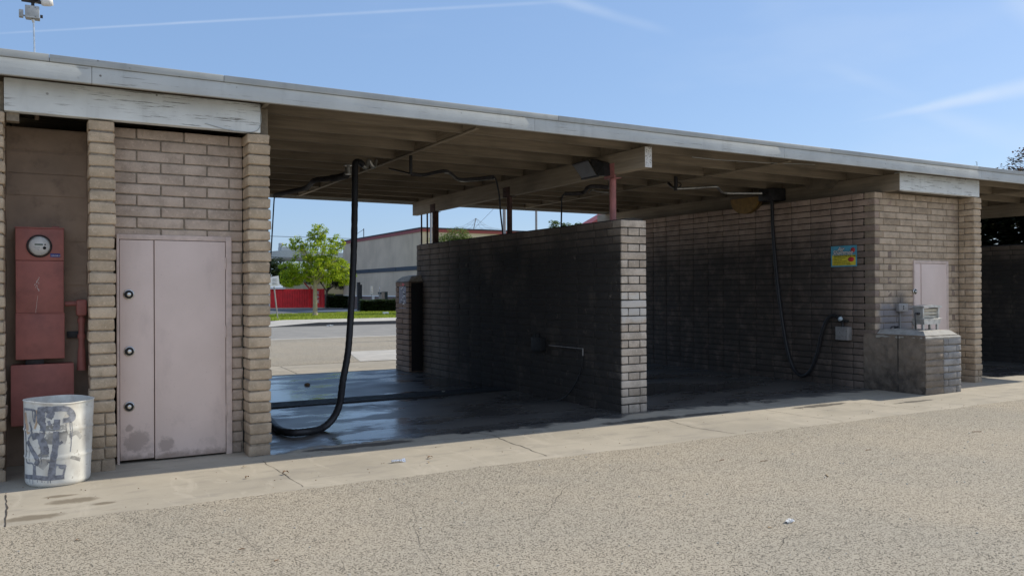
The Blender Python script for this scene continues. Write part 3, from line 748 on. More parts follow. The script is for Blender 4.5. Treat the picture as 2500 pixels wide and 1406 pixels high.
boards('fascia_board', [YF+0.04, YB], 0, 0, 0, 0, m_fascia) if False else None
for x in (XR0-0.038, XR1): 
    mb = MB(); mb.box((x, YF, 3.297), (x+0.038, YB+0.038, 3.49)); mb.build('fascia_board', m_fascia, bld)
# blocking lines between the joists
for bx in (4.09, 8.93, 15.5):
    mb = MB()
    for a, b in zip(ys[:-1], ys[1:]): mb.box((bx-0.019, a+0.021, ZB1+0.012), (bx+0.019, b-0.021, ZJ1-0.002))
    mb.box((bx-0.024, ys[0]+0.1, ZB1-0.012), (bx+0.024, ys[-1], ZB1)); mb.build('blocking', m_beam, bld)
for bx in (1.84, 6.475, 11.40, 17.7):
    mb = MB()
    for a, b in zip(ys[:-1], ys[1:]): mb.box((bx-0.019, a+0.021, ZB1+0.003), (bx+0.019, b-0.021, ZJ1-0.002))
    mb.build('blocking', m_deck, bld)
# beams front to back
for (a, b) in ((1.80, 1.89), (6.42, 6.53), (11.35, 11.45), (17.64, 17.75), (-0.38, -0.28)):
    mb = MB(); y0 = 7.935 if a not in (1.80, -0.38) else 8.04
    mb.box((a, y0, ZB0), (b, 15.80 if a == 11.35 else 15.23, ZB1), 0, 0.005); bo = mb.build('beam', m_beam, bld)
    if a in (6.42, 17.64):
        mb = MB(); mb.box((a+0.003, 7.930, ZB0+0.003), (b-0.003, 7.9345, ZB1-0.003)); mb.build('beam_end', m_endw, bo)
# white header beams over the rooms
mb = MB(); mb.box((-0.275, 7.93, 3.052), (1.795, 8.03, 3.325), 0, 0.006); mb.build('header_beam', m_beamw, bld)['label'] = 'long white header beam with cracked and peeling paint'
mb = MB(); mb.box((11.36, 7.93, 3.052), (13.43, 8.03, 3.325), 0, 0.006); mb.build('header_beam', m_beamw, bld)
mb = MB(); mb.box((-3.1, 7.93, 3.052), (-0.5, 8.03, 3.325), 0, 0.006); mb.build('header_beam', m_beamw, bld)
mb = MB(); mb.box((-0.26, 7.99, 2.98), (-0.17, 8.09, 3.05)); mb.build('bearing_block', m_beam, bld)
# posts on the dividers
for xo in (6.475, 17.7):
    for y, mt, r in ((8.66, m_redpost, 0.043), (11.40, m_rust, 0.043), (14.25, m_rust, 0.062)):
        mb = MB(); mb.cyl((xo, y, 2.43), (0, 0, 1), r, ZB0-2.43, 20); p = mb.build('post', mt, bld)
        mb = MB(); mb.box((xo-0.062, y-0.11, 3.0 if y < 9 else 3.03), (xo-0.0555, y+0.11, 3.19), 0, 0.001); mb.box((xo-0.062, y-0.11, 3.0 if y < 9 else 3.035), (xo+0.062, y+0.11, 3.006 if y < 9 else 3.041))
        for dy in (-0.06, 0.06):
            mb.cyl((xo-0.062, y+dy, 3.12), (-1, 0, 0), 0.011, 0.008, 8)
        mb.build('saddle_plate', mt, p)
# broken lower edge of the far end of the divider beam
mb = MB(); rg = random.Random(5)
# thin cable along the left header
mb = MB(); mb.tube(cr([gy(500, 302, 7.925), gy(560, 318, 7.925), gy(620, 322, 7.92), gy(637, 300, 7.93), gy(634, 255, 7.93)]), 0.0035, 6); tag(mb.build('cable', m_greyp), 'thin pale cable drooping under the right end of the long white header beam', 'cable')
mb = MB(); mb.tube(cr([gy(1690, 384, 8.1), gy(1760, 391, 8.1), gy(1880, 398, 8.1), gy(1990, 402, 8.1)]), 0.004, 6); tag(mb.build('cable', m_greyp), 'thin pale cable along the roof edge above the right bay', 'cable')

# ------------------------------------------------------------------ electrical panel in the recess
PY = 8.42
def P(x, y, Y=PY): return gy(x, y, Y)
a = P(37, 553); b = P(157, 874)
ep = T('electrical_panel', 'tall faded red electrical panel with a round glass meter in the wall recess', 'electrical panel', (0, 8.6, b.z))
mb = MB(); mid = P(100, 765).z; split = P(100, 636).z
mb.box((a.x, PY+0.004, split), (b.x, 8.6, a.z-0.012), 0, 0.005); mb.box((a.x-0.004, PY-0.003, a.z-0.012), (b.x+0.004, 8.6, a.z), 0, 0.003)
mb.box((a.x+0.002, PY, mid+0.003), (b.x-0.002, 8.6, split-0.003), 0, 0.005); mb.box((a.x, PY-0.004, b.z), (b.x+0.004, 8.6, mid-0.003), 0, 0.005)
mb.box((a.x, PY-0.008, mid-0.004), (b.x, PY-0.002, mid+0.003), 0); mb.box((a.x+0.28, PY+0.06, a.z), (a.x+0.34, 8.56, a.z+0.016), 0, 0.006)
for x in (47, 148): mb.cyl(P(x, 772, PY-0.004), (0, -1, 0), 0.005, 0.004, 8)
cab = mb.build('cabinet', m_red, ep)
mc = P(96, 601)
rot = Matrix.Rotation(R(90), 4, 'X')
mb = MB(); mb.lathe((mc.x, PY+0.003, mc.z), [(0.100, 0), (0.100, 0.012), (0.090, 0.016), (0.090, 0.004)], 40, 1, rot)
mb.lathe((mc.x, PY, mc.z), [(0.088, 0), (0.088, 0.022), (0.080, 0.028), (0.074, 0.028)], 40, 0, rot)
mt_ = mb.build('meter', [m_steel, m_dark], ep)
mb = MB(); mb.lathe((mc.x, PY-0.004, mc.z), [(0.076, 0.0), (0.075, 0.022), (0.0, 0.024)], 40, 0, rot); mb.build('meter_face', m_white, mt_)
mb = MB(); yy = PY-0.0295
mb.box((mc.x-0.036, yy-0.001, mc.z+0.006), (mc.x+0.028, yy+0.002, mc.z+0.020), 1); mb.lathe((mc.x+0.045, yy+0.001, mc.z+0.013), [(0.006, 0), (0.006, 0.002), (0, 0.002)], 12, 0, rot)
mb.lathe((mc.x+0.040, yy+0.001, mc.z-0.017), [(0.013, 0), (0.013, 0.002), (0, 0.002)], 14, 0, rot)
for k, (w, dx) in enumerate(((0.05, -0.02), (0.045, -0.018), (0.028, -0.018), (0.012, -0.008))): mb.box((mc.x+dx-w/2, yy-0.0005, mc.z-0.010-k*0.009), (mc.x+dx+w/2, yy+0.001, mc.z-0.007-k*0.009), 2)
mb.build('dial_markings', [m_ink, m_lcd, m_greyp], mt_)
la = P(123, 619); lb = P(147, 628)
mb = MB(); mb.box((la.x, PY-0.0015, lb.z), (lb.x, PY+0.005, la.z), 0)
text_mesh(mb, '120/208 V', (la.x+0.004, PY-0.0018, lb.z+0.006), (1, 0, 0), (0, 0, 1), 0.018, 1)
mb.build('voltage_label', [m_blue, m_white], ep)
# white scratches
mb = MB(); rg = random.Random(2)
pts = [(88, 676), (92, 682), (90, 692), (94, 705)]
for k in range(10):
    x, y = 86+rg.uniform(0, 9), 676+k*3.2; p = P(x, y, PY-0.001); q = P(x+rg.uniform(-2, 2), y+rg.uniform(3, 7), PY-0.001)
    mb.tube([p, q], 0.0025*rg.uniform(0.5, 1.2), 5)
for k in range(7):
    x, y = 92-k*0.7, 722+k*6; mb.tube([P(x, y, PY-0.001), P(x-0.8+rg.uniform(-.4, .4), y+6, PY-0.001)], 0.0011, 5)
mb.build('scratches', m_white, ep)

a = P(27, 893, 8.40); b = P(180, 1031, 8.40)
jb = T('junction_cabinet', 'wide low faded red metal cabinet below the meter panel, behind the drum', 'junction box', (0, 8.6, b.z))
mb = MB(); mb.box((a.x, 8.41, b.z), (b.x, 8.6, a.z), 0, 0.005); mb.box((a.x-0.003, 8.398, b.z+0.004), (b.x+0.003, 8.412, a.z+0.003), 0, 0.003); mb.build('cabinet', m_red, jb)
mb = MB(); q0 = P(62, 884, 8.5); q1 = P(108, 876, 8.5); mb.box((q0.x, 8.46, q0.z-0.035), (q1.x, 8.55, q1.z+0.02), 0, 0.004); mb.build('nipple', m_dark, jb)
# the conduit
cd = T('conduit', 'faded red pipe conduit with an elbow beside the meter panel', 'conduit', (0.3, 8.5, 0.8))
mb = MB(); cx_ = P(199, 700, 8.47).x
mb.tube(cr([P(158, 742, 8.50), P(185, 741, 8.50), (cx_-0.005, 8.50, P(0, 745).z-0.01), (cx_, 8.50, P(0, 775).z)], 6), 0.023, 14)
mb.cyl((cx_, 8.50, P(0, 912, 8.5).z), (0, 0, 1), 0.026, 0.62, 14); mb.build('pipe', m_red, cd)
mb = MB(); mb.box((cx_-0.045, 8.44, P(0, 775).z), (cx_+0.045, 8.56, P(0, 733).z), 0, 0.02); mb.build('elbow_body', m_red, cd)
for yy_ in (792, 832): z = P(0, yy_, 8.5).z; mb = MB(); mb.cyl((cx_, 8.50, z), (0, 0, 1), 0.034, 0.04, 14); mb.build('coupling', m_red, cd)
mb = MB(); mb.cyl((cx_, 8.50, P(0, 912, 8.5).z), (0, 0, 1), 0.04, 0.20, 14, r2=0.03); mb.build('coupling', m_red, cd)
mb = MB(); mb.box((0.19, 8.575, P(0, 828).z-0.015), (0.34, 8.6, P(0, 818).z+0.01), 0, 0.004); mb.build('strap', m_dark, cd)
mb = MB(); q = P(90, 285, 8.59); mb.cyl((q.x, 8.59, q.z-0.03), (0, 0, 1), 0.018, 0.07, 12); tag(mb.build('pipe_stub', m_recess), 'short brown pipe stub at the top of the recess wall', 'pipe')

# ------------------------------------------------------------------ trash drum with graffiti
DC = Vector((0.105, 7.735)); DR = 0.236; DH = 0.665
def drum_r(t, z):
    u = max(0, min(1, z/DH)); r = DR*(1+0.012*math.sin(3*t+1)*u)
    def g(c, w): 
        d = (t-c+math.pi) % (2*math.pi)-math.pi; return math.exp(-(d/w)**2)
    r += u*(0.030*g(-0.12, 0.28)-0.022*g(-0.85, 0.42)-0.018*g(0.7, 0.5)+0.012*g(math.pi, 0.6))
    r += 0.0045*sum(math.exp(-((z-q)/0.008)**2) for q in (0.23, 0.45))*1.5 
    if z < 0.03: r -= 0.02*(1-z/0.03)**2
    return r+0.002*noise.noise((math.cos(t)*3, math.sin(t)*3, z*8))
def drum_p(t, z, e=0.0): r = drum_r(t, z)+e; return Vector((DC.x+r*math.cos(t), DC.y+r*math.sin(t), z+(0.010*math.sin(t*1.0-0.8)+0.006*math.sin(2*t+.5))*(max(0, z/DH)**4)))
dr = T('trash_drum', 'dented white steel drum with dripping grey graffiti, standing open beside the panels', 'trash drum', (DC.x, DC.y, 0))
mb = MB(); n = 72; zs = [0.0, 0.006, 0.015, 0.03]+[0.03+(DH-0.03)*k/44 for k in range(1, 45)]
vs = [drum_p(2*math.pi*k/n, z) for z in zs for k in range(n)]
for e, dz in ((0.006, 0.006), (0.004, 0.012), (-0.006, 0.012), (-0.009, 0.004)): vs += [drum_p(2*math.pi*k/n, DH, e)+Vector((0, 0, dz)) for k in range(n)]
for z in (DH*0.8, DH*0.5, 0.02): vs += [drum_p(2*math.pi*k/n, z, -0.009) for k in range(n)]
rows = len(vs)//n
mb.add(vs, [(i*n+k, i*n+(k+1) % n, (i+1)*n+(k+1) % n, (i+1)*n+k) for i in range(rows-1) for k in range(n)], 0, True)
mb.add(vs[-n:], [tuple(range(n))], 0); mb.add(vs[:n], [tuple(range(n-1, -1, -1))], 0)
m_drum = MAT('dirty_white_drum')
x, y, z = m_drum.xyz()
c = m_drum.mix(m_drum.map(m_drum.noise(5, 5), 0.3, 0.7), (0.62, 0.61, 0.56), (0.80, 0.79, 0.73))
c = m_drum.mix(m_drum.map(m_drum.noise(4, 5, m_drum.scale((1, 1, 0.6))), 0.5, 0.7, 0, 0.55), c, (0.36, 0.32, 0.27))
c = m_drum.mix(m_drum.math('MULTIPLY', m_drum.map(m_drum.noise(30, 4), 0.62, 0.7), 0.5), c, (0.2, 0.15, 0.1))
m_drum.bump(m_drum.noise(11, 3), 0.1, 0.01)
m_drumm = m_drum.fin(c, 0.5, 0, 0.4)
mb.build('drum_body', m_drumm, dr)
def drum_uv(px, py):           # graffiti laid out on the side that faces the yard
    s_ = (px-139)/81.0; s_ = max(-0.985, min(0.985, s_)); t = -math.pi/2+math.asin(s_)
    Y = DC.y+DR*math.sin(t); z = gy(px, py, Y).z
    return t, max(0.012, min(DH-0.004, z))
def zc(x, y): return (x/4.85, 940+y/4.85)
def stroke(mb, pts, w, mi=0):
    P_ = [drum_uv(*zc(*p)) for p in pts]; Q = [Vector((t, z, 0)) for t, z in P_]; Q = cr(Q, 6); vs = []
    for i, q in enumerate(Q):
        d = (Q[min(i+1, len(Q)-1)]-Q[max(i-1, 0)]); d = Vector((d.x*DR, d.y)); d.normalize(); s_ = Vector((-d.y, d.x))
        ww = w/4.85*0.00352*0.5*(1+0.25*noise.noise((i*0.6, w, pts[0][0])))
        for e in (-1, -0.33, 0.33, 1): vs.append(drum_p(q.x+s_.x*ww*e/DR, min(DH-0.003, max(0.006, q.y+s_.y*ww*e)), 0.0015))
    mb.add(vs, [(4*i+j, 4*i+j+1, 4*i+j+5, 4*i+j+4) for i in range(len(Q)-1) for j in range(3)], mi, True)
mb = MB()
for pts, w in (([(440, 300), (520, 285), (620, 275), (720, 262), (800, 275), (860, 330), (860, 380), (800, 415)], 62),
               ([(480, 290), (470, 360), (480, 430), (520, 440)], 90), ([(560, 290), (590, 330), (560, 390)], 70),
               ([(800, 300), (840, 350), (800, 400), (730, 412)], 55), ([(660, 400), (650, 520), (640, 700), (610, 900), (580, 1080)], 62),
               ([(500, 440), (490, 560), (470, 660), (520, 800)], 60), ([(370, 620), (430, 600), (480, 640), (520, 740), (525, 820)], 70),
               ([(320, 660), (370, 770), (430, 880), (410, 950)], 55), ([(290, 290), (380, 300), (410, 330), (400, 440)], 24), ([(380, 310), (385, 400), (400, 455)], 12),
               ([(345, 440), (370, 560), (330, 640)], 24), ([(300, 460), (305, 700), (310, 900), (380, 935), (385, 1080)], 20), ([(290, 300), (296, 500), (300, 640)], 12),
               ([(285, 1075), (400, 1090), (540, 1105), (650, 1095), (740, 1085)], 50), ([(400, 950), (405, 1080)], 26),
               ([(540, 890), (600, 930), (680, 950), (760, 950)], 22), ([(755, 950), (730, 1060), (720, 1100)], 20), ([(640, 930), (625, 1000), (620, 1080)], 30),
               ([(680, 960), (720, 975), (755, 950)], 36), ([(815, 430), (822, 560), (830, 680), (815, 790)], 9), ([(840, 430), (845, 540), (835, 640)], 7),
               ([(470, 700), (475, 850), (482, 935)], 9), ([(375, 1090), (377, 1170)], 7), ([(430, 1110), (430, 1150)], 7), ([(480, 1115), (482, 1155)], 7), ([(550, 1115), (550, 1160)], 7),
               ([(578, 1115), (579, 1160)], 7), ([(340, 1090), (342, 1150)], 6), ([(660, 700), (690, 690), (720, 665)], 30), ([(340, 770), (342, 900)], 7), ([(560, 420), (575, 470)], 30)):
    stroke(mb, pts, w)
m_graf = simple('grey_spray_paint', (0.22, 0.23, 0.26), 0.5, var=0.35, sc=25)
mb.build('graffiti', m_graf, dr)
mb = MB()
for pts, w in (([(560, 470), (600, 560), (580, 700)], 120), ([(700, 470), (720, 580), (690, 690)], 110), ([(470, 800), (520, 880), (460, 980)], 90), ([(800, 600), (900, 560), (960, 620)], 50), ([(820, 850), (940, 880)], 40)): stroke(mb, pts, w)
mb.v = [tuple(Vector(p)+(Vector((DC.x, DC.y, p[2]))-Vector(p)).normalized()*0.001) for p in mb.v]
mb.build('smudge', simple('thin_grey_smear', (0.40, 0.39, 0.365), 0.55, var=0.4, sc=9), dr)
mb = MB()
stroke(mb, [(300, 330), (310, 450), (330, 580)], 55); stroke(mb, [(420, 300), (430, 420), (400, 520)], 26)
mb.v = [tuple(Vector(p)-Vector((0, 0, 0))+(Vector((DC.x, DC.y, p[2]))-Vector(p)).normalized()*0.0007) for p in mb.v]
mb.build('peach_paint_patch', simple('peach_paint', (0.52, 0.38, 0.26), 0.6), dr)

# ------------------------------------------------------------------ pedestal and wringer
PX0, PX1, PY0, PY1 = 11.12, 11.97, 7.36, 8.19
pd = T('pedestal', 'waist-high block and concrete pedestal with chipped edges at the corner of the right wall', 'pedestal', (11.5, 7.8, 0))
mb = MB(); mb.box((PX0+0.02, PY0+0.02, -0.01), (PX1-0.02, PY1, 0.86), 0)
XS = 11.545
for c in range(8):
    z0, z1 = c*CZ+J/2, (c+1)*CZ-J/2
    if c == 0: z0 = -0.01
    mb.brick((PX0+0.002, PY0+0.004, z0), (XS-0.004, PY0+0.16, z1), 0.012, 0.012, 1)
    for (a, b) in (((XS+0.004, XS+0.11), (XS+0.12, PX1)) if c % 2 else ((XS+0.004, PX1-0.11), (PX1-0.10, PX1))): mb.brick((a, PY0, z0), (b, PY0+0.16, z1), 0.012, 0.006, 2)
    mb.brick((PX1-0.12, PY0+0.17, z0), (PX1, PY1, z1), 0.010, 0.005, 2)
mb.build('block_body', [m_mortar, brick_mat('pedestal_rendered_block', (0.27, 0.225, 0.18), (0.34, 0.285, 0.23), g_front, (0.1, 0.085, 0.07)), brick_mat('pedestal_block', (0.30, 0.29, 0.28), (0.42, 0.40, 0.38), g_front, (0.14, 0.12, 0.10))], pd)
# rendered left side: rough plaster skin
mb = MB(); ny, nz_ = 34, 34; vs = []
for j in range(nz_+1):
    for i in range(ny+1):
        y = PY0+0.012+(PY1-PY0+0.2)*i/ny; z = -0.01+0.87*j/nz_
        d = 0.014*noise.noise((0, y*4, z*4))+0.014*noise.noise((3, y*13, z*13))+0.008*noise.noise((5, y*33, z*33))
        if i == 0: d -= 0.01*abs(noise.noise((7, 1, z*12)))
        vs.append((PX0-0.004-d, y, z))
mb.add(vs, [(j*(ny+1)+i, (j+1)*(ny+1)+i, (j+1)*(ny+1)+i+1, j*(ny+1)+i+1) for j in range(nz_) for i in range(ny)], 0, True)
def g_ped(M):
    x, y, z = M.xyz(); return M.math('MULTIPLY', M.map(M.math('ADD', z, M.math('MULTIPLY', M.noise(3, 5), 0.6)), 0.95, 0.35, 0.1, 0.8), M.map(M.noise(5, 6, rough=0.7), 0.35, 0.6, 0.5, 1.0))
mb.box((PX0-0.012, 7.80, 0.02), (PX0-0.003, 7.815, 0.85), 1)
mb.build('side_render', [m_crack, m_crack] if False else [brick_mat('plaster_render', (0.27, 0.22, 0.17), (0.31, 0.25, 0.195), g_ped, (0.045, 0.04, 0.038)), m_crack], pd)
# cap slab with a sloped rim, irregular
mb = MB(); L = []
zt, zr = 0.925, 0.825
def ring(ins, z, am):
    out_ = []; pts = [(PX0-0.008+ins, PY0-0.004+ins), (PX1+0.006-ins, PY0-0.004+ins), (PX1+0.006-ins, PY1), (PX0-0.008+ins, PY1)]
    for k in range(4):
        a, b = Vector(pts[k]), Vector(pts[(k+1) % 4])
        for q in range(16):
            p = a+(b-a)*q/16; d = noise.noise_vector((p.x*11, p.y*11, z*9))*am; out_.append((p.x+d.x, p.y+d.y, z+d.z*0.6))
    return out_
rs = [ring(0.014, 0.80, 0.003), ring(0.004, 0.825, 0.005), ring(0.008, 0.835, 0.005), ring(0.115, 0.922, 0.005), ring(0.14, zt, 0.002)]
n = 64
mb.add([p for r_ in rs for p in r_], [(i*n+k, i*n+(k+1) % n, (i+1)*n+(k+1) % n, (i+1)*n+k) for i in range(len(rs)-1) for k in range(n)], 0, False)
mb.add(rs[-1], [tuple(range(n))], 0)
mb.build('concrete_cap', simple('cap_concrete', (0.42, 0.40, 0.36), 0.9, var=0.15, sc=8, dirt=0.45, dirtcol=(0.16, 0.15, 0.14), bump=0.8), pd)

ZP = 0.925
wy = 7.66
wr = T('wringer', 'silver hand-crank chamois wringer with cream rollers on the pedestal', 'wringer', (11.55, wy, ZP))
def wp(x, y, Y): return gy(x, y, Y)
xl, xr = gy(2245, 780, wy).x, gy(2285, 780, wy).x
zA = gy(2265, 779, wy).z; zTop = gy(2265, 745, wy).z
for x_ in (xl+0.015, xr-0.045):
    for y_ in (wy-0.05, wy+0.07): mb = MB(); mb.box((x_, y_, ZP), (x_+0.035, y_+0.03, zA-0.05), 0, 0.004); mb.build('leg', m_silver, wr)
mb = MB(); mb.prism([(xl, wy-0.07, zA), (xr+0.01, wy-0.07, zA), (xr-0.005, wy-0.07, zA-0.075), (xl+0.015, wy-0.07, zA-0.075)], (0, 0.19, 0)); mb.box((xl-0.01, wy-0.085, zA), (xr+0.02, wy+0.13, zA+0.012), 0, 0.004); mb.build('tray', m_silver, wr)
for x_ in (xl-0.005, xr-0.03): mb = MB(); mb.box((x_, wy-0.06, zA+0.012), (x_+0.028, wy+0.10, zTop-0.03), 0, 0.005); mb.build('side_frame', m_silver, wr)
zz = [zA+0.035+0.052*k for k in range(3)]
for z_ in zz:
    mb = MB(); mb.cyl((xl+0.024, wy-0.01, z_), (1, 0, 0), 0.0235, xr-xl-0.055, 18); mb.build('roller', m_roller, wr)
mb = MB(); P_ = [(xl-0.02, zTop-0.035), (xl-0.015, zTop-0.012), ((xl+xr)/2, zTop+0.008), (xr+0.012, zTop-0.012), (xr+0.018, zTop-0.035)]
mb.prism([(x_, wy-0.085, z_) for x_, z_ in P_], (0, 0.20, 0)); mb.build('cover', m_silver, wr)
mb = MB(); mb.cyl((xl-0.005, wy, zz[1]), (-1, 0, 0), 0.018, 0.05, 12)
mb.tube(cr([(xl-0.045, wy, zz[1]+0.01), (xl-0.10, wy, zz[1]+0.005), (xl-0.135, wy-0.02, zz[1]-0.05), (xl-0.14, wy-0.03, zA-0.07), (xl-0.13, wy-0.03, ZP+0.01)], 6), 0.009, 10); mb.build('crank', m_dark, wr)
mb = MB(); q = gy(2186, 741, 8.2); q2 = gy(2208, 760, 8.2)
ob = T('outlet_box', 'small grey electrical outlet box on the wall above the pedestal', 'outlet box', (q.x, 8.19, q2.z))
mb.box((q.x, 8.135, q2.z), (q2.x, 8.2, q.z), 0, 0.006); bx_ = mb.build('box', m_galv, ob)
mb = MB(); mb.cyl(((q.x+q2.x)/2, 8.137, (q.z+q2.z)/2+0.018), (0, -1, 0), 0.013, 0.004, 14, 1); mb.cyl(((q.x+q2.x)/2, 8.137, (q.z+q2.z)/2-0.018), (0, -1, 0), 0.013, 0.004, 14, 1); mb.build('socket', [m_ink, m_ink], bx_)
mb = MB(); mb.cyl(((q.x+q2.x)/2-0.02, 8.185, ZP), (0, 0, 1), 0.010, q2.z-ZP, 10); mb.build('conduit', m_galv, ob)
mb = MB(); c0 = Vector((11.36, 8.05, ZP+0.015))
mb.tube(cr([c0+Vector(v) for v in ((-0.07, 0, 0), (-0.03, 0.02, 0.02), (0.02, -0.01, 0.03), (0.05, 0.02, 0.005), (0.09, 0.0, 0.015))]), 0.009, 8); mb.lathe(c0+Vector((0.09, 0, 0.005)), [(0, 0), (0.018, 0), (0.02, 0.025), (0.0, 0.03)], 12)
tag(mb.build('pipe_fitting', m_dark), 'tangled dark pipe fitting lying on the back of the pedestal', 'pipe fitting')

# ------------------------------------------------------------------ sign on the right bay wall
SXp = 11.118
sa, sb = gx(2029, 602, SXp), gx(2092, 650, SXp)
sg = T('instruction_sign', 'small light blue and yellow instruction sign on the right bay wall', 'sign', (SXp, (sa.y+sb.y)/2, sb.z))
mb = MB(); y0_, y1_, z0_, z1_ = sb.y, sa.y, sb.z, sa.z; Wd = y1_-y0_; Hh = z1_-z0_
mb.box((SXp-0.004, y0_, z0_), (SXp+0.004, y1_, z1_), 0); mb.build('board', m_signblue, sg)
mb = MB(); mb.box((SXp-0.0052, y0_+0.04*Wd, z0_+0.06*Hh), (SXp-0.0042, y1_-0.05*Wd, z0_+0.55*Hh), 0); mb.build('yellow_panel', m_signyel, sg)
def on_sign(u, v): return (SXp-0.0068, y1_-u*Wd, z0_+v*Hh)
XD, YD = (0, -1, 0), (0, 0, 1)
mb = MB()
text_mesh(mb, 'Air', on_sign(0.26, 0.75), XD, YD, 0.098, 1, shear=0.3, bold=0.005, ex=0.0004); text_mesh(mb, 'Air', (SXp-0.0080, *on_sign(0.26, 0.75)[1:]), XD, YD, 0.098, 0, shear=0.3, bold=0.001)
text_mesh(mb, 'Shammee', on_sign(0.07, 0.585), XD, YD, 0.098, 1, shear=0.3, bold=0.005, ex=0.0004); text_mesh(mb, 'Shammee', (SXp-0.0080, *on_sign(0.07, 0.585)[1:]), XD, YD, 0.098, 0, shear=0.3, bold=0.001)
mb.build('lettering', [m_white, m_ink], sg)
mb = MB(); text_mesh(mb, 'INSTRUCTIONS FOR USE:', on_sign(0.13, 0.465), XD, YD, 0.036, 0, bold=0.0006)
for k, s_ in enumerate(('1. PULL HOSE FROM BAY', '2. START AT TOP', '3. MOVE NOZZLE SLOWLY', '4. KEEP NOZZLE CLOSE TO CAR', '5. RETURN HOSE WHEN FINISHED')):
    text_mesh(mb, s_, on_sign(0.08, 0.385-0.075*k), XD, YD, 0.022, 0)
mb.build('small_print', m_ink, sg)
mb = MB(); mb.lathe((SXp-0.0062, y1_-0.79*Wd, z0_+0.34*Hh), [(0.06, 0), (0.06, 0.001), (0, 0.001)], 24, 0, Matrix.Diagonal((1, 1, 1, 1)) @ Matrix.Rotation(R(-90), 4, 'Y') @ Matrix.Diagonal((0.62, 1, 1, 1)))
mb.build('red_oval', m_signred, sg); mb = MB(); mb.lathe((SXp-0.0062, y1_-0.86*Wd, z0_+0.78*Hh), [(0.042, 0), (0.042, 0.001), (0, 0.001)], 7, 0, Matrix.Rotation(R(-90), 4, 'Y')); mb.build('red_emblem', m_signred, sg)

# ------------------------------------------------------------------ hoses, booms and fittings
Zc = 3.18
def boom_bracket(mb, c, mi=0):
    c = Vector(c); mb.cyl(c-Vector((0, 0, 0.0)), (0, 0, 1), 0.022, ZB1-c.z, 12, mi); mb.box(c+Vector((-0.05, -0.05, ZB1-c.z-0.012)), c+Vector((0.05, 0.05, ZB1-c.z-0.001)), mi)
# thick vacuum hose of the left bay
vh = T('thick_hose', 'thick black hose hanging in the left bay and curling along its wet floor', 'hose', gz(745, 1060, 0.05))
pts = [gy(885, 402, 10.10), gy(877, 396, 10.06), gy(869, 397, 10.0), gy(867, 412, 9.97), gy(866, 500, 9.9), gy(864, 600, 9.82), gy(860, 700, 9.72), gy(853, 820, 9.62), gy(848, 870, 9.55), gy(837, 930, 9.4), gy(829, 985, 9.2),
       gy(812, 1022, 9.05), gy(785, 1045, 8.95), gz(745, 1054, 0.045), gz(702, 1055, 0.045), gz(676, 1044, 0.045), gz(655, 1022, 0.045), gz(630, 1000, 0.05), Vector((2.08, 10.35, 0.12)), Vector((1.99, 10.5, 0.45)), Vector((1.97, 10.5, 0.80))]
mb = MB(); P_ = cr(pts, 8); mb.tube(P_, [0.040+0.0018*math.sin(i*2.4) for i in range(len(P_))], 18); mb.build('hose_tube', m_black, vh)
mb = MB(); mb.box((1.88, 10.40, 0.78), (2.03, 10.60, 0.98), 0, 0.008); mb.build('wall_holder', m_galv, vh)
mb = MB(); c0 = gy(893, 400, 10.12)
mb.tube(cr([gy(884, 403, 10.1), gy(894, 409, 10.13), gy(900, 392, 10.16), gy(912, 408, 10.2), gy(918, 392, 10.25)], 6), 0.026, 12); mb.build('chrome_elbow', m_steel, vh)
# sleeve-wrapped boom of the left bay
b1 = T('spray_boom', 'dark padded spray boom reaching to the left under the left bay ceiling', 'boom', gz(845, 428, Zc), 'ceiling spray booms')
mb = MB(); P_ = [gz(846, 428, Zc), gz(825, 434, Zc), gz(795, 437, Zc), gz(766, 442, Zc-0.01), gz(748, 459, Zc-0.02), gz(700, 470, Zc-0.03), gz(672, 478, Zc-0.03)]
P_ = cr(P_, 6); mb.tube(P_, [0.05+0.006*noise.noise((i*0.9, 0, 0)) if i < 10 else 0.038+0.004*noise.noise((i*.9, 0, 0)) for i in range(len(P_))], 12); mb.build('padded_arm', m_sleeve, b1)
mb = MB(); boom_bracket(mb, gz(850, 426, Zc)); mb.build('bracket', m_steel, b1); mb = MB(); mb.cyl(gz(850, 426, Zc-0.05), (0, 0, 1), 0.045, 0.09, 16); mb.build('swivel', m_steel, b1)
e = gz(670, 480, Zc-0.04)
mb = MB(); mb.tube(cr([e, e+Vector((-0.01, 0, -0.12)), gy(665, 560, e.y-0.1), gy(660, 640, e.y-0.25), gy(652, 720, e.y-0.4)], 8), 0.011, 8); mb.build('thin_hose', m_black, b1)
# boom right of it, over the divider
b2 = T('spray_boom', 'steel and black spray boom reaching from the left bay over the divider wall', 'boom', gz(1003, 425, 3.1), 'ceiling spray booms')
mb = MB(); P_ = cr([gz(1004, 425, 3.13), gz(1035, 427, 3.13), gz(1083, 418, 3.16), gz(1100, 424, 3.14), gz(1120, 438, 3.09), gz(1160, 437, 3.09), gz(1204, 432, 3.09)], 6)
mb.tube(P_, 0.024, 10); mb.build('arm', m_sleeve, b2)
mb = MB(); mb.tube([p+Vector((0.0, -0.03, -0.03)) for p in P_[12:]], 0.010, 8); mb.build('inner_pipe', m_steel, b2)
mb = MB(); mb.tube([gz(950, 412, 3.28), gz(985, 420, 3.2), gz(1003, 425, 3.16)], 0.012, 8); mb.build('feed_pipe', m_dark, b2); mb = MB(); mb.cyl(gz(1003, 425, 3.07), (0, 0, 1), 0.022, ZB1-3.07, 14); mb.build('swivel', m_dark, b2)
e = gz(1206, 433, 3.08)
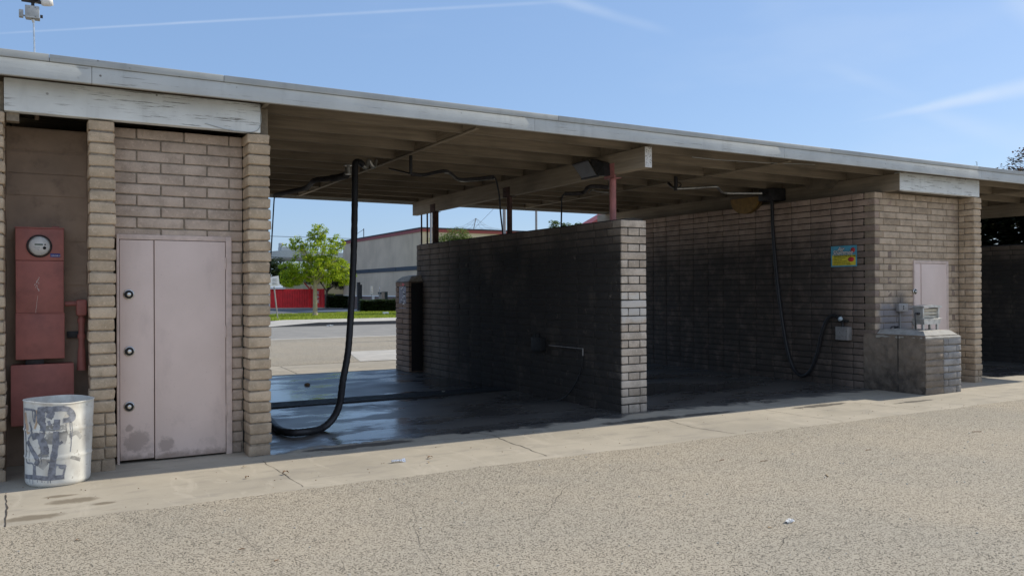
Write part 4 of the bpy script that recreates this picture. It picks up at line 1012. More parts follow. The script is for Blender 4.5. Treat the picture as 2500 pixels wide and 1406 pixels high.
mb = MB(); q = gx(1228, 574, 6.42); mb.tube(cr([e, e+Vector((0.06, 0.05, -0.03)), gy(1219, 480, e.y+0.2), gy(1222, 520, e.y+0.35), q], 8), [0.012]*33, 8); mb.build('thin_hose', m_black, b2)
# steel boom of the right bay
b3 = T('spray_boom', 'bare steel spray boom in front of the amber dish in the right bay', 'boom', gz(1645, 456, 3.1), 'ceiling spray booms')
mb = MB(); P_ = cr([gz(1650, 461, 3.12), gz(1700, 459, 3.13), gz(1745, 456, 3.14), gz(1755, 461, 3.12), gz(1768, 471, 3.09), gz(1810, 472, 3.09), gz(1860, 472, 3.09)], 6)
mb.tube(P_, 0.020, 10); mb.build('arm', m_steel, b3)
mb = MB(); c0 = gz(1650, 461, 3.12); mb.cyl(c0-Vector((0, 0, 0.03)), (0, 0, 1), 0.028, ZB1-c0.z+0.03, 14); mb.tube(cr([c0, gz(1641, 456, 3.18), gz(1632, 448, 3.26)], 5), 0.022, 10)
mb.tube(cr([gz(1655, 445, 3.27), gz(1663, 452, 3.2), gz(1655, 460, 3.15)], 5), 0.010, 8); mb.build('swivel', m_dark, b3)
b4 = T('spray_boom', 'bent spray boom behind the red post, reaching left from the right bay', 'boom', gz(1490, 462, 3.1), 'ceiling spray booms')
mb = MB(); P_ = cr([gz(1487, 458, 3.14), gz(1455, 455, 3.16), gz(1435, 458, 3.14), gz(1425, 470, 3.10), gz(1400, 473, 3.08), gz(1378, 473, 3.08)], 6); mb.tube(P_, 0.03, 10); mb.build('arm', m_sleeve, b4)
mb = MB(); mb.tube(cr([gz(1485, 470, 3.12), gz(1462, 468, 3.12), gz(1446, 464, 3.13), gz(1438, 470, 3.1)], 6), 0.013, 8); c0 = gz(1489, 460, 3.09); mb.cyl(c0, (0, 0, 1), 0.025, ZB1-c0.z, 14); mb.build('swivel', m_steel, b4)
e = gz(1377, 474, 3.07)
mb = MB(); mb.tube(cr([e, e+Vector((-0.04, 0, -0.06)), gy(1371, 510, e.y), gy(1370, 560, e.y-0.1), gy(1369, 600, e.y-0.15)], 8), 0.013, 8); mb.build('thin_hose', m_black, b4)
# long hose along the right bay wall
rh = T('long_hose', 'long black hose looping down the grimy right bay wall to its holder', 'hose', gx(1965, 915, 11.0))
X_ = 11.03
mb = MB(); P_ = cr([gx(1864, 478, X_-0.05), gx(1876, 474, X_-0.03), gx(1884, 490, X_), gx(1887, 560, X_), gx(1895, 660, X_), gx(1908, 770, X_), gx(1922, 850, X_+0.02), gx(1937, 898, X_+0.03), gx(1958, 917, X_+0.03), gx(1978, 905, X_+0.03), gx(1995, 865, X_+0.02), gx(2006, 815, X_), gx(2020, 780, X_), gx(2036, 770, X_), gx(2048, 776, X_)], 8)
mb.tube(P_, 0.030, 14); mb.build('hose_tube', m_black, rh)
mb = MB(); c0 = gx(1868, 480, X_); mb.box((c0.x-0.05, c0.y-0.22, c0.z-0.08), (c0.x+0.28, c0.y+0.12, c0.z+0.13), 0, 0.02); mb.build('swivel_housing', m_dark, rh)
hh = T('hose_holder', 'square grey metal holder with a white fitting on the right bay wall', 'hose holder', gx(2057, 815, 11.1))
qa, qb = gx(2041, 797, 11.05), gx(2072, 831, 11.05)
mb = MB(); mb.box((11.03, qb.y, qb.z), (11.13, qa.y, qa.z), 0, 0.008); mb.build('box', m_galv, hh)
mb = MB(); c0 = gx(2052, 778, 11.03); mb.lathe(c0, [(0.0, 0.03), (0.028, 0.025), (0.034, 0.0), (0.026, -0.035), (0, -0.04)], 18, 0, Matrix.Rotation(R(60), 4, 'X')); mb.build('white_fitting', simple('pale_blue_plastic', (0.5, 0.6, 0.66), 0.4), hh)
mb = MB(); mb.cyl((11.08, c0.y, qa.z), (0, 0, 1), 0.02, c0.z-qa.z, 12); mb.box((11.06, c0.y-0.08, c0.z-0.06), (11.13, c0.y+0.04, c0.z-0.02), 0, 0.006); mb.build('bracket', m_dark, hh)
# amber disc under the beam
dc = gx(1822, 480, 11.12)
ad = T('amber_dish', 'large amber half-round dish hanging against the beam of the right bay', 'dish', dc)
dz = 3.205; dY = gx(1822, 480, 11.12).y
def half(x, w, h): return [(x, dY+w*math.cos(t), dz-h*math.sin(t)) for t in [math.pi*k/24 for k in range(25)]]
mb = MB(); mb.prism(half(11.105, 0.345, 0.285), (-0.035, 0, 0)); mb.build('face', m_amber, ad)
mb = MB(); mb.prism([(p[0], p[1]-0.05, p[2]) for p in half(11.125, 0.355, 0.29)], (-0.015, 0, 0)); mb.build('rim', simple('dark_amber_rim', (0.16, 0.10, 0.045), 0.6), ad)
# floodlight on the divider beam
fl = T('floodlight', 'boxy dark floodlight mounted on the side of the divider beam by the red post', 'floodlight', gx(1440, 410, 6.3))
XF = 6.36
A_, B_, C_, D_ = gx(1400, 405, XF), gx(1440, 390, XF), gx(1466, 432, XF), gx(1428, 440, XF)
mb = MB(); mb.prism([gx(1440, 388, XF-0.08), gx(1474, 398, XF-0.04), gx(1476, 428, XF-0.04), gx(1458, 430, XF-0.08)], (0.12, 0, 0)); mb.build('housing', m_dark, fl)
mb = MB(); mb.prism([gx(1398, 403, XF), gx(1436, 393, XF-0.1), gx(1456, 428, XF-0.1), gx(1420, 436, XF)], (0.05, 0, 0)); mb.build('lamp_glass', simple('dusty_lamp_glass', (0.09, 0.08, 0.065), 0.35), fl)
mb = MB(); mb.tube([gx(1398, 403, XF), gx(1437, 392, XF-0.1)], 0.012, 6); mb.tube([gx(1420, 438, XF), gx(1460, 430, XF-0.08)], 0.014, 6); mb.build('visor', m_dark, fl)
# black plate in bay two upper corner (stored brush holder)
mb = MB(); q = gx(1960, 435, 11.33)
mb.prism([gx(1945, 430, 11.33), gx(2060, 430, 11.33), gx(2030, 462, 11.33), gx(1975, 465, 11.33)], (-0.03, 0, 0)); tag(mb.build('soot_guard', m_deck), 'dark stained plate on the beam above the right bay wall', 'plate')
# nozzle holder on the divider
nh = T('nozzle_holder', 'black nozzle holder with a thin steel wand low on the blackened divider wall', 'nozzle holder', gx(1315, 840, 6.25))
XN = 6.27
qa, qb = gx(1303, 822, XN), gx(1326, 858, XN)
mb = MB(); mb.box((6.22, qb.y, qb.z), (6.325, qa.y, qa.z), 0, 0.01); mb.cyl((6.25, (qa.y+qb.y)/2, qa.z), (0, 0, 1), 0.04, 0.06, 14); mb.build('holder', m_blackdoor, nh)
mb = MB(); mb.tube([gx(1340, 843, XN), gx(1422, 851, XN)], 0.005, 8); mb.tube([gx(1423, 850, XN), gx(1423, 868, XN)], 0.009, 10); mb.build('wand', m_galv, nh)
mb = MB(); mb.tube(cr([gx(1423, 868, XN), gx(1418, 905, XN), gx(1403, 940, XN), gx(1380, 968, XN), gx(1345, 985, XN)], 8), 0.008, 8); mb.build('thin_hose', m_black, nh)
# thin pipes at the far end of the divider
for k, (x, yb) in enumerate(((1029, 602), (1043, 598))):
    q = gx(x, 500, 6.48); mb = MB(); mb.cyl((q.x, q.y, 2.43), (0, 0, 1), 0.016, (ZB0 if k else ZB1)-2.43, 10)
    tag(mb.build('riser_pipe', m_rust), ('leftmost' if k == 0 else 'shorter') + ' thin rusty pipe rising from the far end of the divider wall', 'pipe', 'riser pipes')

# coin box column at the far end of the divider
cb = T('coin_box', 'block coin box column with a vending panel at the far end of the left bay', 'coin box', (6.18, 14.85, 0))
bx0, bx1, by0, by1 = 6.04, 6.31, 14.53, 15.2
mb = MB(); mb.box((bx0+0.014, by0+0.014, -0.01), (bx1, by1-0.01, 17*CZ), 0)
for c in range(17): 
    for (s_, e_) in ((by0, by0+0.30), (by0+0.31, by1)) if c % 2 else ((by0, by0+0.45), (by0+0.46, by1)): 
        if c*CZ < 1.22 or c > 15: mb.brick((bx0, s_, max(-.01, c*CZ+J/2)), (bx1, e_, (c+1)*CZ-J/2), 0.01, 0.004, 1)
        else:
            if s_ == by0: mb.brick((bx0, by0, c*CZ+J/2), (bx1, by0+0.14, (c+1)*CZ-J/2), 0.01, 0.004, 1)
            else: mb.brick((bx0, by1-0.16, c*CZ+J/2), (bx1, by1, (c+1)*CZ-J/2), 0.01, 0.004, 1)
mb.build('block_column', [m_mortar_d, brick_mat('coin_column_block', (0.29, 0.20, 0.15), (0.38, 0.27, 0.205))], cb)
mb = MB(); z = 17*CZ
mb.add([(bx0-0.01, by0-0.01, z), (bx1+0.02, by0-0.01, z), (bx1+0.02, by1+0.01, z), (bx0-0.01, by1+0.01, z), (bx0+0.10, by0+0.10, z+0.10), (bx1+0.02, by0+0.08, z+0.13), (bx1+0.02, by1-0.08, z+0.13), (bx0+0.10, by1-0.10, z+0.10)],
       [(0, 1, 5, 4), (1, 2, 6, 5), (2, 3, 7, 6), (3, 0, 4, 7), (4, 5, 6, 7)]); mb.build('sloped_cap', simple('pale_cap', (0.45, 0.40, 0.33), 0.9, dirt=0.4), cb)
mb = MB(); mb.box((bx0+0.05, by0-0.012, 0.02), (bx1+0.02, by0+0.004, z-0.02), 0, 0.003); mb.build('steel_door', m_blackdoor, cb)
mb = MB(); pz0, pz1 = 1.21, 1.72; mb.box((bx0+0.004, by0+0.15, pz0), (bx0+0.03, by1-0.17, pz1), 0); vp_ = mb.build('vending_panel', simple('panel_steel', (0.16, 0.15, 0.19), 0.4, 0.3, var=0.3, sc=12), cb)
mb = MB(); rg = random.Random(12)
mb.box((bx0+0.0, by0+0.19, pz1-0.07), (bx0+0.0035, by1-0.22, pz1-0.02), 1)
for k in range(16):
    y_ = rg.uniform(by0+0.17, by1-0.28); z_ = pz0+0.03+k*0.026; mb.box((bx0-0.001, y_, z_), (bx0+0.0035, y_+rg.uniform(0.02, 0.08), z_+rg.uniform(0.01, 0.03)), 0 if k % 3 else 2)
mb.build('panel_labels', [m_white, m_signred, m_ink], vp_)

# drain grate across the left bay
dg = T('drain_grate', 'dark slotted drain channel crossing the wet floor of the left bay', 'drain', (4.1, 11.3, 0))
mb = MB(); y0_, y1_ = 11.08, 11.50
mb.box((1.9, y0_, 0.001), (6.3, y1_, 0.004), 1)
mb.box((1.9, y0_-0.03, 0.002), (6.3, y0_, 0.016), 0); mb.box((1.9, y1_, 0.002), (6.3, y1_+0.03, 0.016), 0)
x = 1.92
while x < 6.28: mb.box((x, y0_, 0.005), (x+0.018, y1_, 0.016), 0); x += 0.036
mb.build('grating', [m_grate, m_blackdoor], dg)

# ------------------------------------------------------------------ weather sensor on the roof
ms = T('weather_sensor', 'small grey weather sensor unit on a thin mast above the left end of the roof', 'weather sensor', (-0.06, 8.1, 3.48))
Ym = 8.1
def mp(x, y): return gy(x, y, Ym)
k = 1/9.373
mb = MB(); mb.tube([Vector((mp(84, 128).x, Ym, 3.48)), mp(84, 118)], 0.0085, 10); mb.tube([mp(84, 118), mp(82, 50)], 0.0075, 12); mb.tube([mp(82, 56), mp(81, 49)], [0.010, 0.014], 12); mb.build('mast', [m_chrome], ms)
mb = MB(); a, b = mp(61, 14), mp(98, 50); mb.box((a.x, Ym-0.03, b.z+0.008), (b.x-0.005, Ym+0.04, a.z), 0, 0.005); mb.box((a.x+0.004, Ym-0.036, b.z), (b.x, Ym+0.045, b.z+0.012), 0, 0.004)
for x_, y_ in ((71, 18.5), (86, 19), (72, 41), (87, 42)): mb.cyl(gy(x_, y_, Ym-0.03), (0, -1, 0), 0.003, 0.003, 8, 1)
mb.build('housing', [m_greyp, m_dark], ms)
mb = MB(); a, b = mp(46, 24), mp(57, 43); mb.box((a.x, Ym-0.02, b.z), (b.x, Ym+0.03, a.z), 0, 0.003); mb.tube([mp(56, 38), mp(63, 40)], 0.007, 8); mb.build('side_sensor', m_greyp, ms)
mb = MB(); mb.cyl(mp(98, 41), (1, 0, 0), 0.014, 0.02, 14); mb.build('side_knob', m_dark, ms)
mb = MB(); mb.cyl(mp(80, 15), (0, 0, 1), 0.013, 0.03, 12); a = mp(80, 5); mb.box((a.x-0.085, Ym-0.02, a.z-0.008), (a.x+0.08, Ym+0.02, a.z+0.014), 0, 0.005)
mb.lathe((a.x, Ym, a.z+0.01), [(0.05, 0), (0.055, 0.012), (0.045, 0.05), (0.02, 0.06), (0, 0.06)], 20); mb.build('rotor_hub', m_dark, ms)
mb = MB(); c0 = mp(113, 6); mb.lathe(c0, [(0, -0.042), (0.026, -0.04), (0.034, -0.02), (0.036, 0.02), (0.03, 0.05), (0, 0.05)], 20, 0, Matrix.Rotation(R(80), 4, 'Y')); mb.tube([mp(85, 7), mp(106, 6)], 0.010, 8); mb.build('cup', m_white, ms)
mb = MB(); mb.lathe((a.x, Ym, a.z+0.10), [(0, 0), (0.05, 0.0), (0.055, 0.02), (0.03, 0.045), (0.0, 0.05)], 18); mb.cyl((a.x, Ym, a.z+0.05), (0, 0, 1), 0.012, 0.06, 10); mb.build('rain_shield', m_greyp, ms)

# ------------------------------------------------------------------ litter
def leaf_obj(pos, size, rotz, mat_, label, curl=0.5, cat='leaf', group='dry leaves on the ground'):
    size *= 0.72; curl *= 0.7; mb = MB(); n = 6; vs = []
    for i in range(n+1):
        t = i/n; w = size*0.35*math.sin(math.pi*min(1, t*0.97+0.03)); x_ = size*(t-0.5); z_ = 0.004+size*curl*0.5*math.sin(math.pi*t)
        vs += [(x_, -w, z_+w*curl*0.8), (x_, 0, z_), (x_, w, z_+w*curl*0.4)]
    mb.add(vs, [(3*i+j, 3*i+3+j, 3*i+4+j, 3*i+1+j) for i in range(n) for j in range(2)], 0, False)
    o = mb.build('dry_leaf', mat_); o.location = (pos.x, pos.y, 0.004); o.rotation_euler = (0, 0, rotz); tag(o, label, cat, group); return o
m_dl = simple('dry_leaf_brown', (0.24, 0.15, 0.085), 0.8, var=0.3, sc=60); m_dl2 = simple('dry_leaf_tan', (0.36, 0.26, 0.15), 0.8, var=0.3, sc=60)
leaf_obj(gz(697, 1158), 0.09, 0.3, m_dl, 'curled brown leaf on the apron crack in front of the left bay pillar', 0.9)
leaf_obj(gz(603, 1168), 0.06, 0.6, m_dl, 'small dark curled leaf lying in front of the pink door pillar', 0.8)
leaf_obj(gz(597, 1141), 0.06, 0.1, m_dl2, 'pale tan leaf just outside the shadow by the door pillar', 0.4)
leaf_obj(gz(1050, 1119), 0.085, 0.2, m_dl, 'dark brown leaf right of the silver wrapper', 0.6)
leaf_obj(gz(1047, 1130), 0.05, 0.9, m_dl2, 'tiny tan leaf scrap right of the silver wrapper, below the brown one', 0.4)
leaf_obj(gz(190, 1321), 0.05, 0.4, m_dl, 'dark leaf scrap on the asphalt below the trash drum', 0.5)
leaf_obj(gz(1880, 1290), 0.05, 0.2, m_dl2, 'tan leaf scrap beside the crumpled white paper', 0.3)
for k, (x, y, s_, a, lab) in enumerate(((2385, 1056, 0.10, -.5, 'brown twig on the asphalt at the far right'), (2120, 1101, 0.09, .1, 'short twig on the asphalt below the pedestal'), (1865, 1128, 0.08, -.1, 'dark twig on the asphalt in the middle of the yard'), (1762, 1126, 0.07, .2, 'curved twig left of the dark twig in mid yard'),
                                   (675, 1372, 0.03, .5, 'tiny twig at the bottom edge of the yard, left of centre'), (590, 1344, 0.035, .2, 'tiny twig near the bottom left of the yard'))):
    c = gz(x, y); mb = MB(); mb.tube(cr([(-s_/2, 0, 0.012), (0, s_*0.08, 0.013), (s_/2, 0, 0.012)], 4), 0.003, 5); o = mb.build('twig', m_dl); o.location = (c.x, c.y, 0); o.rotation_euler = (0, 0, a); tag(o, lab, 'twig', 'twigs on the asphalt')
c = gz(2019, 1163); mb = MB(); mb.box((-0.035, -0.006, 0.008), (0.035, 0.006, 0.014), 0, 0.002); o = mb.build('wooden_stick', m_dl2); o.location = (c.x, c.y, 0); o.rotation_euler = (0, 0, 0.9); tag(o, 'pale flat wooden stick lying on the asphalt', 'stick')
c = gz(970, 1129); mb = MB(); Q = cr([(-0.055, 0, 0.016), (0, 0.004, 0.017), (0.045, 0, 0.016)], 8); mb.tube(Q, [0.012+0.003*noise.noise((i, 2, 3)) for i in range(len(Q))], 10)
mb.add([(0.045, -0.016, 0.006), (0.045, 0.016, 0.03), (0.075, 0.02, 0.034), (0.075, -0.02, 0.004)], [(0, 1, 2, 3)]); o = mb.build('foil_wrapper', simple('silver_foil', (0.75, 0.75, 0.76), 0.3, 0.6, var=0.2, sc=90)); o.location = (c.x, c.y, 0); o.rotation_euler = (0, 0, -0.15); tag(o, 'silver twisted foil wrapper on the apron in front of the left bay', 'wrapper')
def crumple(pos, s_, mat_, label, seed, name='crumpled_paper'):
    rg = random.Random(seed); n = 7; vs = []
    for j in range(n):
        for i in range(n): vs.append(((i/(n-1)-0.5)*s_+rg.uniform(-.1, .1)*s_, (j/(n-1)-0.5)*s_*0.6+rg.uniform(-.07, .07)*s_, 0.008+abs(rg.uniform(0, 0.28)*s_)))
    mb = MB(); mb.add(vs, [(j*n+i, j*n+i+1, (j+1)*n+i+1, (j+1)*n+i) for j in range(n-1) for i in range(n-1)]); o = mb.build(name, mat_); o.location = (pos.x, pos.y, 0); o.rotation_euler = (0, 0, rg.uniform(-.4, .4)); return tag(o, label, 'paper')
crumple(gz(1927, 1277), 0.07, m_white, 'crumpled white paper scrap on the asphalt, lower right', 5)
crumple(gz(1082, 958), 0.05, m_white, 'small white scrap by the drain grate on the dark bay floor', 6)
crumple(gz(805, 797), 0.28, m_greyp, 'pale crumpled litter in the gutter of the far kerb', 8)
rg = random.Random(9)
mb = MB(); mb.lathe((0, 0, 0), [(0.0, 0.045), (0.03, 0.04), (0.05, 0.018), (0.045, 0.0)], 9); o = mb.build('stone', m_dl); c = gz(750, 941); o.location = (c.x, c.y, 0); tag(o, 'small dark stone on the wet floor of the left bay', 'stone')
# loose pale chips on the asphalt
mb = MB()
for k in range(420):
    c = Vector((rg.uniform(-2, 16), rg.uniform(1.5, 6.3))); s_ = rg.uniform(0.002, 0.006); a = rg.uniform(0, 3)
    mb.box((c.x-s_, c.y-s_*rg.uniform(.5, 1), 0.005), (c.x+s_, c.y+s_*rg.uniform(.5, 1), 0.008+s_), 0)
o = mb.build('gravel', simple('pale_chip', (0.6, 0.57, 0.5), 0.8, var=0.3, sc=80)); o['kind'] = 'stuff'; tag(o, 'loose pale stone chips scattered over the asphalt', 'gravel')
mb = MB()
for k in range(170):
    c = Vector((rg.uniform(-1, 14), rg.uniform(6.3, 7.9))); s_ = rg.uniform(0.002, 0.005); mb.box((c.x-s_, c.y-s_*rg.uniform(.4, 1), 0.001), (c.x+s_, c.y+s_*rg.uniform(.4, 1), 0.002+s_*0.6), 0)
o = mb.build('debris', m_dl); o['kind'] = 'stuff'; tag(o, 'tiny dark leaf crumbs scattered over the concrete apron', 'debris')

# ------------------------------------------------------------------ plants
def leaves(mb, rg, c, rad, n, ls, droop=0.4, elong=2.0):
    for _ in range(n):
        while True:
            v = Vector((rg.uniform(-1, 1), rg.uniform(-1, 1), rg.uniform(-1, 1)))
            if v.length <= 1: break
        p = Vector(c)+Vector((v.x*rad[0], v.y*rad[1], v.z*rad[2]))
        a = rg.uniform(0, 6.283); d = Vector((math.cos(a), math.sin(a), -droop*rg.uniform(-0.3, 1.6))).normalized()
        s_ = d.cross(Vector((rg.uniform(-.5, .5), rg.uniform(-.5, .5), 1))).normalized(); l = ls*rg.uniform(0.6, 1.4); w = l/elong
        mb.add([p-d*l*0.5, p-s_*w*0.5, p+d*l*0.5, p+s_*w*0.5], [(0, 1, 2, 3)])
def tree(name, label, x, y, trunk, crown, nclump, nleaf, ls, clump_r, lm, bm, seed, zb=0.1, limbs=9, group=None, droop=0.4, forkz=None, elong=2.0, lean=0):
    """trunk=(r0,r1,height); crown = list of (dx,dy,z,rx,ry,rz,weight)"""
    rg = random.Random(seed); t = T(name, label, 'tree', (x, y, zb), group)
    fz = forkz or trunk[2]
    mb = MB(); mb.tube(cr([(x, y, zb-0.05), (x+rg.uniform(-.05, .05), y, zb+trunk[2]*0.5), (x+lean, y, zb+trunk[2])], 5), [trunk[0]*1.25]+[trunk[0]+(trunk[1]-trunk[0])*k/10 for k in range(1, 11)], 12)
    cl = MB(); ws = [q[6] for q in crown]; tips = []
    for i in range(nclump):
        q = rg.choices(crown, ws)[0]
        while True:
            v = Vector((rg.uniform(-1, 1), rg.uniform(-1, 1), rg.uniform(-1, 1)))
            if 0.35 < v.length <= 1: break
        c = Vector((x+q[0]+v.x*q[3], y+q[1]+v.y*q[4], q[2]+v.z*q[5])); tips.append(c)
        s_ = rg.uniform(0.7, 1.35); leaves(cl, rg, c, (clump_r*s_, clump_r*s_, clump_r*0.6*s_), nleaf, ls, droop, elong)
    top = Vector((x+lean, y, zb+trunk[2]))
    for k in range(limbs):
        e = rg.choice(tips); mid_ = top.lerp(e, 0.5)+Vector((0, 0, 0.15*(e-top).length))
        mb.tube(cr([top-Vector((0, 0, rg.uniform(0, 0.2)*trunk[2])), mid_, e], 5), [trunk[1]*0.6*(1-0.085*j) for j in range(11)], 6)
    mb.build('trunk', bm, t); cl.build('crown', lm, t); return t
tree('street_tree', 'bright yellow-green young tree with a pale trunk on the lawn across the road', 13.82, 47.4, (0.145, 0.10, 2.1),
     [(-0.2, 0, 2.9, 1.9, 1.6, 0.75, 5), (0.8, 0, 2.7, 1.5, 1.4, 0.9, 4), (0.1, 0, 3.9, 1.35, 1.2, 0.8, 4), (0.15, 0, 4.9, 0.6, 0.6, 0.55, 1.2), (-1.3, 0, 2.3, 0.9, 0.9, 0.5, 1.5), (-1.2, 0, 4.3, 0.55, 0.5, 0.4, 0.8), (1.3, 0, 4.4, 0.5, 0.5, 0.45, 0.8), (1.8, 0, 2.4, 0.7, 0.8, 0.6, 1.5)],
     520, 44, 0.13, 0.19, m_leaf, m_bark, 11, 0.14, 16, droop=0.9, elong=2.4)
tree('olive_tree', 'greyish dark-leaved tree behind the street tree, beside the red fence', 22.6, 73.8, (0.16, 0.10, 1.6), [(0.2, 0, 3.3, 1.9, 1.8, 1.1, 3), (1.4, -0.5, 2.6, 1.1, 1.2, 0.8, 3), (-1.4, 0, 2.9, 1.1, 1.2, 0.8, 2)], 200, 60, 0.17, 0.40, m_leafo, m_barkd, 12, 0.02, 8, 'trees across the road')
tree('shade_tree', 'dark dense tree at the left edge of the view through the left bay', 18.2, 79.0, (0.2, 0.14, 1.6), [(0, 0, 3.4, 2.8, 2.2, 1.3, 3), (2.2, 0, 3.0, 1.4, 1.4, 1.0, 1), (-1.5, 0, 2.4, 1.8, 1.4, 0.8, 1)], 240, 80, 0.24, 0.5, m_leafd, m_barkd, 13, 0.02, 8, 'trees across the road')
tree('shade_tree', 'low green tree behind the black hose, left of the grey building', 26.6, 78.0, (0.15, 0.1, 2.0), [(0, 0, 3.7, 1.5, 1.5, 0.9, 3), (0.5, 0, 4.8, 0.5, 0.5, 0.9, 0.7)], 80, 36, 0.2, 0.4, m_leafb, m_barkd, 14, 0.02, 8, 'trees across the road')
tree('leafy_tree', 'green tree showing above the far end of the divider wall', 22.6, 47.0, (0.14, 0.1, 2.2), [(0, 0, 4.2, 1.8, 1.7, 1.0, 3), (0.1, 0, 5.0, 0.9, 0.8, 0.6, 1), (1.0, 0, 4.6, 1.1, 1.0, 0.5, 1)], 190, 40, 0.13, 0.3, m_leafb, m_barkd, 15, 0.14, 10, 'trees across the road')
tree('leafy_tree', 'green tree with upright sprigs above the middle of the divider wall', 30.9, 47.0, (0.14, 0.1, 2.6), [(0, 0, 5.0, 1.6, 1.4, 0.9, 3), (-0.7, 0, 5.9, 0.35, 0.3, 0.35, .6), (0.2, 0, 5.8, 0.4, 0.3, 0.45, .6), (1.3, 0, 5.75, 0.25, 0.25, 0.5, .5)], 190, 36, 0.14, 0.22, m_leafb, m_barkd, 16, 0.14, 10, 'trees across the road', droop=-0.6)
tree('russet_tree', 'dark russet and green tree above the right end of the roof', 39.6, 20.2, (0.22, 0.15, 3.5), [(0, 0, 6.2, 2.6, 2.4, 1.5, 4), (-1.2, 0, 5.2, 1.6, 1.6, 1.2, 2), (-0.6, 0, 7.2, 1.3, 1.3, 0.6, 1)], 260, 40, 0.15, 0.34, m_leafr, m_barkd, 17, 0, 12, 'trees behind the building')
# small sprig over the roof edge on the right
rg = random.Random(4); sp = gy(2385, 395, 15.8); t = T('sprig', 'single thin leafy sprig poking above the roof near its right end', 'plant', (sp.x, sp.y, 0)); mb = MB(); mb.tube(cr([(sp.x, sp.y, 0), (sp.x+0.05, sp.y, 2.5), (sp.x, sp.y, sp.z)], 5), 0.008, 5); mb.build('stem', m_barkd, t); mb = MB()
for k in range(9): leaves(mb, rg, (sp.x+rg.uniform(-.1, .12), sp.y, sp.z-0.5+0.06*k), (0.05, 0.05, 0.03), 3, 0.06)
mb.build('foliage', m_leafb, t)

def hedge(name, label, pts, h, w, n, ls, lm, seed, group=None, zb=0.1, bump=0.12, core=0):
    rg = random.Random(seed); mb = MB(); segs = list(zip(pts[:-1], pts[1:])); Ls = [math.dist(a, b) for a, b in segs]
    for _ in range(n):
        (a, b) = rg.choices(segs, Ls)[0]; t = rg.random(); px, py = a[0]+(b[0]-a[0])*t, a[1]+(b[1]-a[1])*t
        hh_ = h*(1+bump*noise.noise((px*1.1, py*1.1, 2)))
        u = rg.uniform(-1, 1); v = rg.random()
        if rg.random() < 0.6:
            if rg.random() < 0.5: u = math.copysign(1-0.15*rg.random(), u)
            else: v = 1-0.12*rg.random()
        d = Vector((b[0]-a[0], b[1]-a[1])).normalized(); sx, sy = -d.y, d.x
        c = Vector((px+sx*u*w/2*(1-0.25*v**3), py+sy*u*w/2*(1-0.25*v**3), zb+hh_*v))
        leaves(mb, rg, c, (0.06, 0.06, 0.06), 1, ls, 0.2, 1.5)
    for _ in range(core):
        (a, b) = rg.choices(segs, Ls)[0]; t = rg.random(); u = rg.uniform(-0.7, 0.7)
        d = Vector((b[0]-a[0], b[1]-a[1])).normalized()
        leaves(mb, rg, (a[0]+(b[0]-a[0])*t-d.y*u*w/2, a[1]+(b[1]-a[1])*t+d.x*u*w/2, zb+h*rg.uniform(0.02, 0.86)), (0.05, 0.05, 0.05), 1, ls*2.6, 0.2, 1.3)
    o = mb.build(name, lm); return tag(o, label, 'hedge', group)
hedge('hedge', 'low clipped green hedge at the right edge of the lawn', [(19.0, 54.4), (24.5, 52.6)], 0.80, 1.4, 14000, 0.11, m_leafd, 21, 'hedges across the road', 0.14, 0.12, 4000)
hedge('hedge', 'long dark hedge behind the parking area', [(22.9, 73.8), (24.9, 70.5), (26.8, 64.5)], 1.15, 1.4, 14000, 0.14, m_leafd, 22, 'hedges across the road', 0.02, 0.12, 5000)
hedge('hedge', 'small light green bush beside the right end of the red fence', [(23.0, 74.9), (23.6, 74.6)], 1.25, 0.5, 700, 0.14, m_leafb, 23, 'hedges across the road', 0.02)
hedge('ivy_hedge', 'tall dark backlit hedge seen above the divider of the far right bay', [(20.0, 8.8), (20.8, 19.0)], 3.9, 2.6, 52000, 0.13, m_leafi, 24, None, 0, 0.07, 14000)

# ------------------------------------------------------------------ buildings and things across the road
def stucco(name, col):
    M = MAT(name); c = M.mix(M.map(M.noise(0.5, 5), 0.3, 0.7), tuple(q*0.9 for q in col), tuple(q*1.08 for q in col))
    c = M.mix(M.map(M.noise(1.0, 4, M.scale((2.2, 2.2, 0.25))), 0.52, 0.75, 0, 0.3), c, tuple(q*0.6 for q in col)); M.bump(M.noise(20, 3), 0.2, 0.01); return M.fin(c, 0.9, 0, 0.2)
m_stuc = stucco('beige_stucco', (0.64, 0.515, 0.385)); m_stuc2 = stucco('olive_stucco', (0.52, 0.45, 0.27))
m_parap = simple('red_parapet', (0.33, 0.075, 0.075), 0.6); m_stripe = simple('blue_grey_band', (0.05, 0.062, 0.08), 0.6, var=0.15, sc=1)
m_fence = simple('bright_red_metal', (0.78, 0.04, 0.045), 0.5, var=0.12, sc=3)
bb = T('retail_building', 'large beige stucco building with a red parapet and blue-grey band', 'building', (30, 62, 0))
BX, BY = 23.9, 55.0
mb = MB(); mb.box((BX, BY, 1.15), (60, 73, 5.85)); mb.build('wall', m_stuc, bb)
mb = MB(); mb.box((BX-0.06, BY-0.06, 5.85), (60, 73.06, 6.08), 0); mb.box((BX-0.12, BY-0.12, 6.08), (60, 73.1, 6.17), 1); 
mb.prism([(37.2, BY-0.05, 6.17), (42.5, BY-0.05, 8.9), (48, BY-0.05, 6.17)], (0, 1.5, 0), 0); mb.build('parapet', [m_parap, m_stripe], bb)
mb = MB(); mb.box((BX-0.05, BY-0.05, 3.08), (60, 73.02, 3.39), 0)
for y in (60.0, 66.0): mb.box((BX-0.07, y, 3.08), (BX-0.04, y+0.9, 3.39), 1)
mb.build('band', [m_stripe, simple('dark_band', (0.05, 0.06, 0.08), 0.6)], bb)
